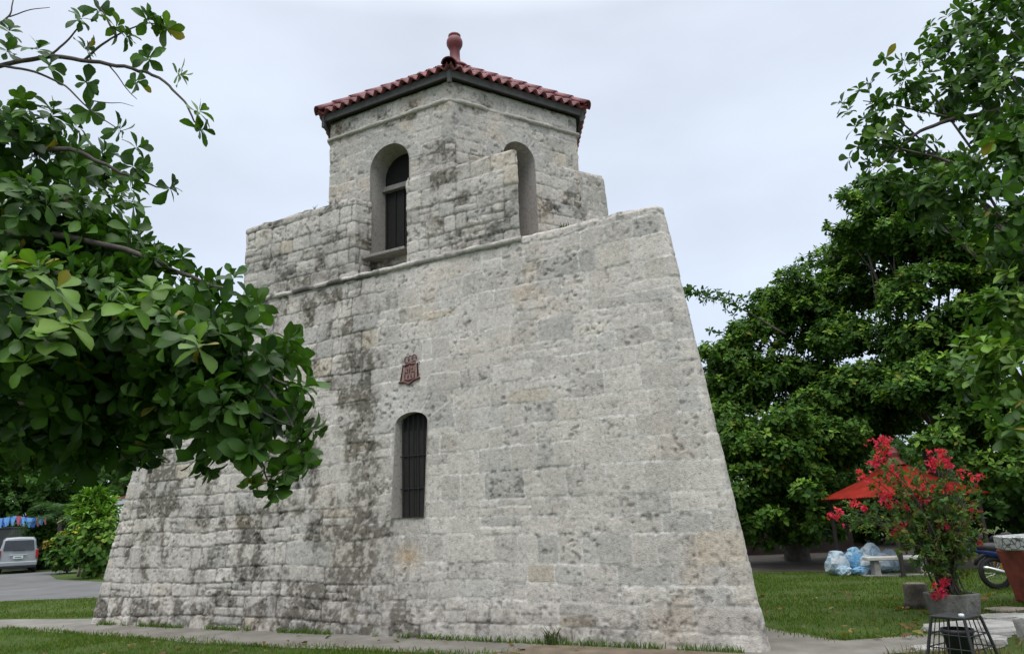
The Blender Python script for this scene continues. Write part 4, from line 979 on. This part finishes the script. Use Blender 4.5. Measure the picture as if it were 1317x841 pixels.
for k, (x, y, r, h) in enumerate([(4, 44, 4.5, 5.5), (12, 46, 5, 5), (20, 43, 5, 5.5), (28, 40, 5, 6), (36, 36, 6, 7), (22, 35, 4, 4.5), (16.5, 38, 4, 4.5), (28, 31, 4, 5)]):
    bush(['tallest shady thicket far behind the tower edge at right', 'dark thicket behind the garden wall', 'dark thicket far behind the sacks and bench', 'dark thicket far behind the pavilion', 'dark thicket at the far right edge', 'low thicket behind the red table and motorcycle', 'low thicket between the pavilion posts far back', 'thicket beyond the motorcycle at the right edge'][k], (x, y, 0), r, h, 420, (.3, .5), OBOV_L, G_DARK, 110 + k, 'thicket', 'thicket', group='thickets behind the lawn')
# sacks
SK = {'white': mat('white_sack', (.50, .52, .53), .6, .4, 3.2, .03, 14, spec=.4, col2=(.20, .34, .46)), 'blue': mat('blue_sack', (.08, .30, .55), .6, .4, 3.2, .03, 14, spec=.4, col2=(.34, .46, .54)), 'pale': mat('pale_blue_sack', (.16, .36, .52), .6, .3, 3.2, .03, 14, spec=.4, col2=(.50, .52, .53))}
def sack(p, d, rz, kind, label, seed, tilt=0):
    rg = np.random.default_rng(seed); bm = bmesh.new(); bmesh.ops.create_icosphere(bm, subdivisions=3, radius=1)
    for v in bm.verts:
        c = v.co; f = 1 + .48 * (fbm(np.array([c.x * 2.0 + seed * 3 + c.z]), np.array([c.y * 2.0 + c.z * 1.7]), seed, 4)[0] - .5) * 2 - .10 * abs(vn(np.array([c.x * 3.3 + c.z * 2]), np.array([c.y * 3.3 - c.z * 3 + seed]), 5)[0] - .5) * 2
        x, y, z = [math.copysign(abs(t) ** .62, t) for t in c]
        pin = 1 - .30 * max(0, z - .35) / .65
        v.co = Vector((x * d[0] / 2 * f * pin, y * d[1] / 2 * f * pin, (z + .9) * d[2] / 2 * (.92 + .08 * f)))
    R = Matrix.Rotation(rz, 4, 'Z') @ Matrix.Rotation(tilt, 4, 'X'); bmesh.ops.transform(bm, matrix=R, verts=bm.verts)
    zmin = min(v.co.z for v in bm.verts)
    for v in bm.verts: v.co.z -= zmin * (1 if p[2] < .01 else 0)
    V = [tuple(v.co) for v in bm.verts]; Fs = [tuple(v.index for v in f.verts) for f in bm.faces]; bm.free()
    e_ = empty('sack', tuple(p), label, 'sack', 'sacks heaped at the lawn edge')
    mk('bag', V, Fs, SK[kind], e_, None, False, local=True)
Ys = 20.6
def sp(px, back=0): g = at(px, 700, Ys + back); return np.array([g[0], g[1], 0])
sack(sp(1074), (.5, .45, .62), .3, 'white', 'white sack at the left end of the heap', 1)
sack(sp(1086, .1), (.42, .4, .50), 1.1, 'blue', 'blue sack standing second from the left in the heap', 2, .2)
sack(sp(1097), (.44, .42, .70), .2, 'blue', 'tall blue sack in the middle of the heap', 3)
sack(sp(1110, -.1), (.55, .5, .50), .8, 'white', 'crumpled white sack in front of the tall sacks', 4)
sack(sp(1119, .25), (.48, .45, .78), .4, 'pale', 'tallest pale blue sack towards the right of the heap', 5)
sack(sp(1131, .1), (.5, .5, .50), .1, 'white', 'white sack leaning next to the bench', 6, -.15)
sack(sp(1103, -.35), (.38, .36, .22), .5, 'blue', 'small blue bag lying flat at the front of the heap', 7)
sack(sp(1080, -.3), (.4, .36, .26), 1.5, 'pale', 'small pale blue bag at the front left of the heap', 8)
sack(sp(1142, .35), (.5, .45, .60), .9, 'white', 'greyish white sack behind the left end of the bench', 9)

# concrete bench
bp0 = gnd(1157, 740); bp0 = np.array([bp0[0], bp0[1], 0])
bn_ = empty('bench', tuple(bp0), 'white-topped concrete bench beside the blue and white sacks', 'bench', rz=-.12)
WCON = mat('whitewashed_concrete', (.50, .49, .46), .9, .2, 4, .006, 30)
bevel(MB().box((0, 0, .43), (1.55, .45, .09)).build('seat', WCON, bn_, local=True), .02)
for x in (-.55, .55): bevel(MB().box((x, 0, .195), (.16, .36, .38), taper=.85).build('leg', CONC, bn_, local=True), .02)
bevel(MB().box((-.02, .02, .012), (1.7, .6, .06)).build('base_slab', CONC, bn_, local=True), .01)

# planter: six-sided concrete tub
pc = np.array([at(1226, 780, gnd(1226, 795)[1] + .4)[0], gnd(1226, 795)[1] + .4, 0])
plt_ = empty('planter', tuple(pc), 'six-sided grey concrete planter holding the flowering bush', 'planter')
def hx(r, rot=.35, n=6): return [(pc[0] + r * math.cos(rot + 2 * math.pi * k / n), pc[1] + r * math.sin(rot + 2 * math.pi * k / n)) for k in range(n)]
V = []; 
for (r, z) in ((.37, 0), (.415, .31), (.42, .33), (.345, .33), (.33, .24)): V += [(x, y, z) for x, y in hx(r)]
Fq = [(i * 6 + k, i * 6 + (k + 1) % 6, (i + 1) * 6 + (k + 1) % 6, (i + 1) * 6 + k) for i in range(4) for k in range(6)]
bevel(mk('tub', V, Fq, mat('stained_concrete', (.17, .165, .15), .92, .5, 7, .012, 30), plt_), .02)
mk('soil', [(x, y, .28) for x, y in hx(.34)], [tuple(range(6))], DIRT, plt_)

# bougainvillea
bg = empty('bougainvillea', (pc[0], pc[1], .28), 'sprawling bougainvillea with clusters of pink-red flowers growing from the planter', 'flowering shrub')
rg = np.random.default_rng(81); Yb = pc[1]
tips = [(1135, 572), (1128, 592), (1140, 605), (1115, 610), (1150, 625), (1148, 600), (1205, 588), (1220, 595), (1212, 606), (1235, 612), (1262, 615), (1245, 625), (1082, 662), (1095, 658), (1145, 640), (1175, 636), (1165, 632), (1195, 630), (1160, 680), (1220, 676), (1258, 656), (1258, 690), (1100, 670), (1185, 645), (1250, 680), (1235, 640), (1200, 650), (1150, 665), (1105, 650), (1180, 610), (1130, 650), (1225, 655), (1160, 700), (1195, 705), (1235, 700), (1120, 668), (1240, 670), (1175, 660), (1205, 690), (1180, 720), (1218, 715), (1150, 610), (1265, 640), (1185, 604), (1190, 628), (1100, 655), (1090, 668), (1255, 668)]
mb = MB(); Lp, La = [], []
b0 = np.array([pc[0], pc[1], .28])
for (x, y) in tips:
    e_ = at(x, y, Yb + rg.uniform(-.55, .55)); s_ = b0 + (rg.uniform(-.18, .18), rg.uniform(-.15, .15), 0)
    mid = lerp(s_, e_, .5) * np.array([1, 1, 1.0]) + np.array([-(e_[0] - s_[0]) * .22, 0, .22]); pts = [s_, lerp(s_, mid, .6), mid, lerp(mid, e_, .6) + (0, 0, .06), e_]
    limb_tubes(mb, [(pts, .016, .005)])
    for t in np.linspace(.34, 1.04, 25):
        p = lerp(s_, mid, t * 2) if t < .5 else lerp(mid, e_, t * 2 - 1)
        if rg.random() < .9: Lp.append(p + rg.normal(0, .12, 3)); La.append(rg.normal(0, .7, 3) + np.array([0, -.2, .5]))
mb.build('stem', TWIG, bg, True)
v, q, c = rosettes(np.array(Lp), np.array(La), (.05, .105), 5, rg, [(0, .08), (.45, .34), (1, .04)], [(.045, .10, .022), (.07, .13, .03), (.10, .15, .03), (.035, .08, .02), (.11, .11, .03)])
mk('foliage', v, [q], LEAF_F, bg, c)
fl_ = [(1135, 570, 2), (1140, 566, 1.6), (1128, 593, 1.8), (1133, 589, 1.6), (1143, 580, 1), (1150, 600, 1.4), (1112, 610, 1.5), (1140, 610, 1), (1205, 586, 1.8), (1219, 590, 1.8), (1222, 597, 1.6), (1213, 578, .9), (1205, 602, 1.2), (1206, 593, 1.2), (1260, 614, 1.6), (1240, 608, 1), (1083, 658, .9), (1102, 647, 1.2), (1077, 664, 1.5), (1144, 637, 1.8), (1147, 646, 1.8), (1175, 634, 1.5), (1189, 634, 1.7), (1193, 638, 1.6), (1205, 628, 1.2), (1160, 682, 1.4), (1165, 676, 1), (1156, 684, 1), (1219, 677, 1.4), (1257, 656, 1.2), (1262, 698, .8), (1150, 620, 1.2), (1212, 765, 1.9), (1214, 757, 1.6), (1220, 748, 1), (1168, 650, 1), (1115, 653, 1), (1222, 628, 1), (1228, 630, 1), (1162, 612, 1)]
parts = []
for x, y, k in fl_:
    n = int(11 * k); p = at(x, y, Yb - .25 if y < 740 else Yb - .42); P = p + rg.normal(0, .032 * k, (n, 3)); P[:, 1] += .1
    parts.append(rosettes(P, rg.normal(0, .7, (n, 3)) + np.array([0, -.4, .4]), (.035, .055), 4, rg, [(0, .1), (.5, .42), (1, .06)], [(.58, .035, .10), (.64, .05, .14), (.46, .028, .06), (.60, .07, .08)], droop=.05))
v, q, c = merge(parts); mk('flowers', v, [q], PETAL, bg, c)

# stump and brick left of planter
g = gnd(1189, 783); st_ = empty('tree_stump', (g[0], g[1] + .2, 0), 'short dark tree stump just left of the planter', 'stump')
mb = MB(); mb.lathe([(.24, 0), (.2, .1), (.185, .25), (.19, .38), (.17, .40), (.04, .405)], 14, (g[0], g[1] + .2, 0)); mb.build('stump_wood', BARK, st_, True)
MB().lathe([(.165, .402), (.02, .41)], 14, (g[0], g[1] + .2, 0)).build('cut_top', mat('cut_wood', (.20, .17, .12), .9, .25, 12), st_)
def rock(px, py, d, label, seed, m=CONC, name='rock', sub=3, zoff=0, flat=.7, boxy=.6, rz=0.):
    g = gnd(px, py); bm = bmesh.new(); bmesh.ops.create_icosphere(bm, subdivisions=sub, radius=1)
    for v in bm.verts:
        c = v.co.copy(); n_ = fbm(np.array([c.x * 1.5 + seed]), np.array([c.y * 1.5 + c.z * 2.1]), seed, 3)[0] - .5
        x, y, z = [math.copysign(abs(t) ** boxy, t) for t in c]; f = 1 + .35 * n_
        v.co = Vector((x * d[0] / 2 * f, y * d[1] / 2 * f, (z * .5 + .35) * d[2] * f))
    bmesh.ops.rotate(bm, verts=bm.verts, cent=(0, 0, 0), matrix=Matrix.Rotation(rz, 3, 'Z'))
    V = [tuple(v.co + Vector((0, 0, zoff))) for v in bm.verts]; Fs = [tuple(v.index for v in f.verts) for f in bm.faces]; bm.free()
    o = mk(name, V, Fs, m, None, None, False); o.location = (g[0], g[1], 0); tag(o, label, 'rock' if name == 'rock' else 'slab'); return o
rock(1175, 781, (.26, .2, .18), 'small pale broken brick beside the stump', 2, mat('pale_rubble', (.36, .32, .28), .95, .25, 8, .01, 30))
SLAB = mat('pale_slab_concrete', (.33, .32, .30), .95, .3, 3, .012, 25)
rock(1255, 812, (1.25, .8, .13), 'large pale broken concrete slab behind the wire stand', 5, SLAB, 'concrete_slab', 4, boxy=.45, rz=.15)
rock(1296, 797, (.75, .5, .10), 'flat grey slab lying between the planter and the red table', 6, SLAB, 'concrete_slab', 4, boxy=.45)
rock(1295, 786, (.6, .35, .07), 'narrow brownish slab right in front of the red table', 8, mat('brown_slab', (.22, .18, .15), .95, .3, 3, .012, 25), 'concrete_slab', 4, boxy=.45)
rock(1331, 824, (.26, .4, .30), 'upright grey concrete block at the right edge', 9, SLAB, 'concrete_slab', 3, boxy=.4)
rock(1278, 828, (.3, .25, .12), 'small pale rubble lump in front of the large slab', 10, SLAB)
rock(1193, 836, (.35, .25, .07), 'small flat stone in the dry grass left of the wire stand', 12, SLAB)

# wire plant stand with black pot
Yt = 8.75
tp = at(1232, 791, Yt); sx_, sy_ = tp[0], Yt + .05
ws = empty('wire_stand', (sx_, sy_, 0), 'black iron wire stand with flared legs at the lower right', 'plant stand')
zt = tp[2]
mb = MB(); hwT, hwB = .175, .265
ro = .60
def wp(x, y, z): return (sx_ + x * math.cos(ro) - y * math.sin(ro), sy_ + x * math.sin(ro) + y * math.cos(ro), z)
cor = [(-1, -1), (1, -1), (1, 1), (-1, 1)]
bevel(MB().prism([wp(x * hwT * 1.05, y * hwT * 1.05, 0)[:2] for x, y in cor], zt - .028, zt).build('top_plate', IRON, ws), .008)
for x, y in cor:
    MB().tube([wp(x * hwT, y * hwT, zt - .02), wp(x * lerp(hwT, hwB, .5), y * lerp(hwT, hwB, .5), zt * .5), wp(x * hwB, y * hwB, 0)], .017, 8).build('leg', IRON, ws)
wr = MB()
for f in (.36, .62, .95):
    h_ = lerp(hwT, hwB, f); ps = [wp(x * h_, y * h_, zt * (1 - f)) for x, y in cor]
    for i in range(4): wr.tube([ps[i], ps[(i + 1) % 4]], .0065, 6)
for i in range(4):
    (x0, y0), (x1, y1) = cor[i], cor[(i + 1) % 4]
    for t in (.25, .5, .75):
        x, y = lerp(x0, x1, t), lerp(y0, y1, t); wr.tube([wp(x * hwT, y * hwT, zt - .02), wp(x * hwB, y * hwB, .04)], .0055, 5)
wr.build('wire_sides', IRON, ws)
cp = empty('black_pot', wp(-.02, .0, .0), 'black plastic pot standing inside the wire stand', 'pot')
mb = MB(); mb.lathe([(.0, 0.01), (.11, 0), (.15, .33), (.165, .34), (.165, .38), (.145, .38), (.14, .30), (.0, .30)], 20, wp(-.02, 0, 0)); mb.build('pot', BLK, cp, True)
MB().lathe([(.05, .0), (.05, .018), (.01, .02)], 12, wp(-.02, -.02, .302)).build('pale_lid', WHT, cp)
o = MB().lathe([(.028, 0), (.028, .03), (.01, .034)], 12, wp(-.13, -.13, zt + .001)).build('bottle_cap', WHT, None, True); tag(o, 'small white cap lying on top of the wire stand', 'cap')

# red concrete table with white mosaic rim
tg = gnd(1322, 782); tx, ty = tg[0] + .95, tg[1] + .35
tb_ = empty('table', (tx, ty, 0), 'concrete table with slanted red slab legs and white mosaic rim at right edge', 'table')
RC = mat('worn_red_paint', (.26, .05, .035), .7, .35, 5, .006, 25)
def slab(pts, y0, y1): return [(tx + x, ty + y0, z) for x, z in pts] + [(tx + x, ty + y1, z) for x, z in pts], [(0, 1, 2, 3), (7, 6, 5, 4)] + [(i, 4 + i, 4 + (i + 1) % 4, (i + 1) % 4) for i in range(4)]
for sg in (-1, 1):
    pts = [(-.62, .02), (-.28, .02), (-.36, .89), (-.82, .89)]
    pts = pts if sg < 0 else [(-x, z) for x, z in pts][::-1]
    v_, f_ = slab(pts, -.45, .45); bevel(mk('leg', v_, f_, RC, tb_), .025)
v_, f_ = slab([(-.60, 0), (.60, 0), (.54, .40), (-.54, .40)], -.5, .5); bevel(mk('foot_block', v_, f_, RC, tb_), .03)
mos = mat('white_mosaic', (.48, .49, .48), .5, .1, 3)
N_, L_ = nodes(mos); bq = N_['Principled BSDF']; tcn = N_.new('ShaderNodeTexCoord'); vr = N_.new('ShaderNodeTexVoronoi'); vr.feature = 'DISTANCE_TO_EDGE'; vr.inputs['Scale'].default_value = 11
L_.new(tcn.outputs['Object'], vr.inputs['Vector']); rp_ = N_.new('ShaderNodeValToRGB'); rp_.color_ramp.elements[0].color = (.09, .09, .09, 1); rp_.color_ramp.elements[1].color = (.55, .56, .55, 1); rp_.color_ramp.elements[0].position = .04; rp_.color_ramp.elements[1].position = .09
L_.new(vr.outputs['Distance'], rp_.inputs[0]); L_.new(rp_.outputs[0], bq.inputs['Base Color'])
mb = MB(); mb.lathe([(.05, .885), (.93, .89), (.95, .91), (.95, 1.10), (.92, 1.115), (.02, 1.12)], 8, (tx, ty, 0)); mb.build('tabletop', mos, tb_)

# motorcycle behind the table
mg = gnd(1285, 758); mc = empty('motorcycle', (mg[0], mg[1], 0), 'blue motorcycle with yellow rear shock parked behind the red table', 'motorcycle', rz=math.radians(-8))
def wheel(x):
    mb = MB()
    pr = [(.27 + .055 * math.cos(a), .05 * math.sin(a)) for a in np.linspace(0, 2 * math.pi, 11)]
    n = 30; V = []; 
    for k in range(n):
        t = 2 * math.pi * k / n
        for r, y in pr[:-1]: V.append((x + r * math.cos(t), y, .325 + r * math.sin(t)))
    kk_ = len(pr) - 1; Fq = [(a * kk_ + b, a * kk_ + (b + 1) % kk_, ((a + 1) % n) * kk_ + (b + 1) % kk_, ((a + 1) % n) * kk_ + b) for a in range(n) for b in range(kk_)]
    w = mk('wheel', V, Fq, RUB, mc, None, True, local=True)
    sp_ = MB()
    for k in range(16):
        t = 2 * math.pi * k / 16; sp_.tube([(x + .03 * math.cos(t + .5), .02 * (-1) ** k, .325 + .03 * math.sin(t + .5)), (x + .24 * math.cos(t), 0, .325 + .24 * math.sin(t))], .004, 4)
    sp_.tube([(x, -.07, .325), (x, .07, .325)], .035, 10); rim = []
    for k in range(25): t = 2 * math.pi * k / 24; rim.append((x + .235 * math.cos(t), 0, .325 + .235 * math.sin(t)))
    sp_.tube(rim, .014, 6, False); sp_.build('spokes', CHR, w, local=True)
wheel(0); wheel(1.25)
BLU = mat('blue_paint', (.012, .03, .13), .3, .1, 4)
def mcp(name, m, f, smooth=True): mb = MB(); f(mb); return mb.build(name, m, mc, smooth, local=True)
YEL = mat('yellow_spring', (.36, .18, .015), .5, .15, 30)
for sd_ in (-1, 1):
    mcp('rear_shock', YEL, lambda b: b.tube([(.05, sd_ * .13, .36), (.16, sd_ * .13, .68)], .032, 8))
    mcp('swing_arm', BLK, lambda b: b.tube([(0, sd_ * .1, .325), (.5, sd_ * .08, .38)], .022, 6))
    mcp('fork', CHR, lambda b: b.tube([(1.25, sd_ * .09, .325), (1.03, sd_ * .09, .92)], .022, 8))
mcp('exhaust', CHR, lambda b: b.tube([(-.28, -.17, .44), (-.22, -.17, .425), (.12, -.17, .33), (.20, -.16, .31), (.6, -.14, .25), (.8, -.1, .3)], [.03, .05, .05, .03, .022, .02], 10))
mcp('frame', BLK, lambda b: (b.tube([(.0, 0, .72), (.35, 0, .70), (.55, 0, .45), (.6, 0, .35), (.85, 0, .35), (1.02, 0, .78)], .03, 8), b.box((.66, 0, .42), (.34, .22, .26)), b.tube([(-.22, 0, .5), (-.05, 0, .68), (.2, 0, .7)], [.02, .035, .04], 8)))
mcp('seat', BLK, lambda b: b.tube([(-.28, 0, .83), (0, 0, .80), (.3, 0, .77), (.5, 0, .80)], [.07, .11, .12, .09], 12))
mcp('side_panel', BLU, lambda b: b.tube([(-.35, 0, .77), (-.1, 0, .72), (.25, 0, .66), (.5, 0, .62)], [.03, .085, .12, .08], 12))
mcp('fuel_tank', BLU, lambda b: b.tube([(.42, 0, .78), (.6, 0, .86), (.8, 0, .88), (.98, 0, .82)], [.07, .14, .15, .08], 14))
mcp('handlebar', BLK, lambda b: b.tube([(.86, -.36, 1.04), (.98, -.2, 1.0), (1.0, 0, .98), (.98, .2, 1.0), (.86, .36, 1.04)], .014, 8))
mcp('headlight', CHR, lambda b: b.tube([(1.04, 0, .86), (1.12, 0, .86), (1.16, 0, .86)], [.06, .09, .085], 14))
mcp('rear_mudguard', BLK, lambda b: b.tube([(-.36, 0, .48), (-.3, 0, .60), (-.15, 0, .70), (.1, 0, .72)], [.03, .05, .06, .05], 8))

# ------------------------------------------------------------------ grass and weeds
def inpoly(P, poly):
    poly = np.array(poly); x, y = P[:, 0], P[:, 1]; ins = np.zeros(len(P), bool); j = len(poly) - 1
    for i in range(len(poly)):
        c = ((poly[i, 1] > y) != (poly[j, 1] > y)) & (x < (poly[j, 0] - poly[i, 0]) * (y - poly[i, 1]) / (poly[j, 1] - poly[i, 1] + 1e-12) + poly[i, 0]); ins ^= c; j = i
    return ins
def blades(P, hr, rg, pal, wd=.006):
    n = len(P); az = rg.random(n) * 6.28; h = hr[0] + (hr[1] - hr[0]) * rg.random(n); ln = rg.normal(0, .45, (n, 2))
    d = np.stack([np.cos(az), np.sin(az), 0 * az], 1) * (wd * (.6 + .8 * rg.random(n)))[:, None]
    tip = P + np.concatenate([ln * h[:, None], h[:, None]], 1); mid = P + np.concatenate([ln * h[:, None] * .35, .6 * h[:, None]], 1)
    V = np.stack([P - d, P + d, mid - d * .7, mid + d * .7, tip], 1).reshape(-1, 3); b = (np.arange(n) * 5)[:, None]
    pal = np.array(pal); c = pal[rg.integers(0, len(pal), n)] * (.75 + .5 * rg.random((n, 1)))
    return V, [(b + np.array([[0, 1, 3, 2]])), (b + np.array([[2, 3, 4]]))], np.repeat(c, 5, 0)
GP = [(.062, .118, .014), (.076, .140, .018), (.094, .160, .020), (.066, .124, .016), (.14, .14, .035)]
DRY = [(.16, .13, .06), (.12, .11, .045), (.06, .085, .025), (.20, .17, .09)]
rg = np.random.default_rng(91)
def scatter(poly, dens, hr, pal, name, label, wd=.006, clump=.0, z=0., excl=()):
    poly = np.array(poly); lo, hi = poly.min(0), poly.max(0); n = int(dens * np.prod(hi - lo))
    P = lo + (hi - lo) * rg.random((n, 2)); P = P[inpoly(P, poly)]
    for e_ in excl: P = P[~inpoly(P, e_)]
    if clump: P = P[rg.random(len(P)) < np.clip((fbm(P[:, 0] * 1.3, P[:, 1] * 1.3, 99, 3) - .5) * 4 * clump + .6, .12, 1)]
    V, Q, c = blades(np.concatenate([P, np.full((len(P), 1), z)], 1), hr, rg, pal, wd)
    o = mk(name, V, Q, BLADE, None, c); return tag(o, label, 'grass', kind='stuff')
path_poly = [(-9.4, 17.3), (-4.55, 12.45), (-.36, 10.55), (3.0, 8.6), (4.2, 9.62), (5.67, 9.66), (6.6, 10.9), (6.2, 11.3), (5.53, 10.92), (4.18, 10.66), (3.72, 11.81)]
scatter([(-10.5, 15.85), (-4.55, 12.35), (-.4, 10.5), (-.4, 9.6), (-4, 11), (-12, 13), (-13.5, 17.2)], 1300, (.03, .075), GP, 'lawn_grass', 'short green lawn in front of the path at lower left', .005, .7)
scatter([(-16, 23), (-8.5, 22.8), (-7.3, 18.2), (-9.4, 17.5), (-14.5, 18.6)], 420, (.03, .08), GP + [(.10, .10, .035)], 'lawn_grass', 'strip of lawn between the path and the road at left', .008, .7)
scatter([(3.9, 11.9), (4.3, 10.85), (5.5, 11.05), (6.2, 11.45), (9.5, 12.5), (12.5, 15.8), (13, 20.6), (9, 21.3), (5.2, 23), (3, 20)], 520, (.03, .075), GP, 'lawn_grass', 'green lawn between the tower and the bench', .007, .6, excl=[hx(.44)])
scatter([(4.2, 9.5), (5.7, 9.55), (6.7, 10.8), (7.4, 11.2), (7.6, 10), (6, 8.6), (4, 8.9)], 520, (.05, .16), DRY, 'dry_grass', 'dry straw-coloured grass around the wire stand and slabs', .005, .8)
scatter([(-21.6, 38), (-19.5, 34.6), (-16.5, 31.5), (-10, 30.5), (-10, 40), (-22, 44)], 60, (.05, .14), GP, 'verge_grass', 'grass verge under the plants by the road', .02, .5)
scatter(hx(.32), 900, (.04, .14), GP, 'planter_grass', 'grass growing inside the concrete planter', .005, 0, .28)
P = np.concatenate([np.stack([rg.uniform(-12, 7, 260), rg.uniform(8.8, 13.5, 260)], 1), np.stack([rg.uniform(3.5, 9, 160), rg.uniform(10, 17, 160)], 1)])
P = P[(P - M) @ N < -.75 - .0 * P[:, 0]] if False else P[((P - M) @ N < -.8) | (P[:, 0] > 4)]
n_ = len(P); cl = np.array([(.16, .09, .035), (.11, .06, .03), (.20, .15, .05), (.09, .08, .03)])[rg.integers(0, 4, n_)]
az = rg.random(n_) * 6.28
v, q, c = leaf_mesh(np.concatenate([P, np.full((n_, 1), .045)], 1), np.stack([np.cos(az), np.sin(az), rg.normal(0, .2, n_)], 1), np.stack([rg.normal(0, .3, n_), rg.normal(0, .3, n_), np.ones(n_)], 1), rg.uniform(.06, .15, n_), OBOV_M, cl)
tag(mk('fallen_leaves', v, [q], LEAF_F, None, c, True), 'dry brown fallen leaves scattered over path and lawn', 'leaf litter', kind='stuff')
edge_pts = []
for a_, b_ in (((-10.5, 16.05), (-4.55, 12.42)), ((-4.55, 12.42), (-.36, 10.5)), ((3.72, 11.81), (4.18, 10.7)), ((4.18, 10.7), (5.53, 10.96)), ((5.53, 10.96), (6.2, 11.3))):
    a_, b_ = np.array(a_), np.array(b_)
    for k in range(int(np.linalg.norm(b_ - a_) * 260)):
        t_ = rg.random(); p = lerp(a_, b_, t_); sp_ = .22 * vn(np.array([p[0] * 1.7]), np.array([p[1] * 1.7]), 33)[0]
        edge_pts.append((p[0] + rg.normal(0, sp_), p[1] + rg.normal(0, sp_), .008))
V, Q, c = blades(np.array(edge_pts), (.02, .075), rg, GP, .006); tag(mk('path_edge_grass', V, Q, BLADE, None, c), 'ragged grass creeping over the edges of the path', 'grass', kind='stuff')
# weeds along the foot of the wall
Pw = []
for s in np.arange(-6.4, 6.4, .012):
    n_ = vn(np.array([s * 1.1]), np.array([4.]), 12)[0]; m_ = vn(np.array([s * 5]), np.array([7.]), 14)[0]
    if n_ + .5 * m_ > (.88 if s < .6 else .74):
        for k in range(3): p = M - N * (bb + .03 + abs(rg.normal(0, .06))) + U * (s + rg.normal(0, .03)); Pw.append((p[0], p[1], 0))
V, Q, c = blades(np.array(Pw), (.03, .13), rg, GP[:3], .006); o = mk('wall_foot_weeds', V, Q, BLADE, None, c); tag(o, 'fringe of green weeds along the foot of the tower', 'weeds', kind='stuff')
def weed(p, label, n=46, h=.22, seed=1):
    rg2 = np.random.default_rng(seed); P = np.array(p) + np.concatenate([rg2.normal(0, .05, (n, 2)), np.zeros((n, 1))], 1)
    V, Q, c = blades(P, (h * .4, h), rg2, [(.05, .08, .03), (.08, .09, .04)], .008); o = mk('weed', V, Q, BLADE, None, c, loc=p); tag(o, label, 'weed', 'weeds growing on the tower')
q_ = M + U * -1.15 + N * .25; weed((q_[0], q_[1], ZP - .03), 'tuft of weed on the left parapet beside the belfry', seed=2)
q_ = M + U * -1.75 + N * .3; weed((q_[0], q_[1], ZP - .03), 'small weed further left on the left parapet', 34, .3, seed=3)
q_ = M + U * 4.0 + N * .12; weed((q_[0], q_[1], H - .0), 'small weed on the wall top before the wing wall', 30, .14, seed=4)
q_ = M - N * (bb + .06) + U * 3.75; weed((q_[0], q_[1], 0), 'tall weed at the foot of the wall right of the middle', 60, .3, seed=5)
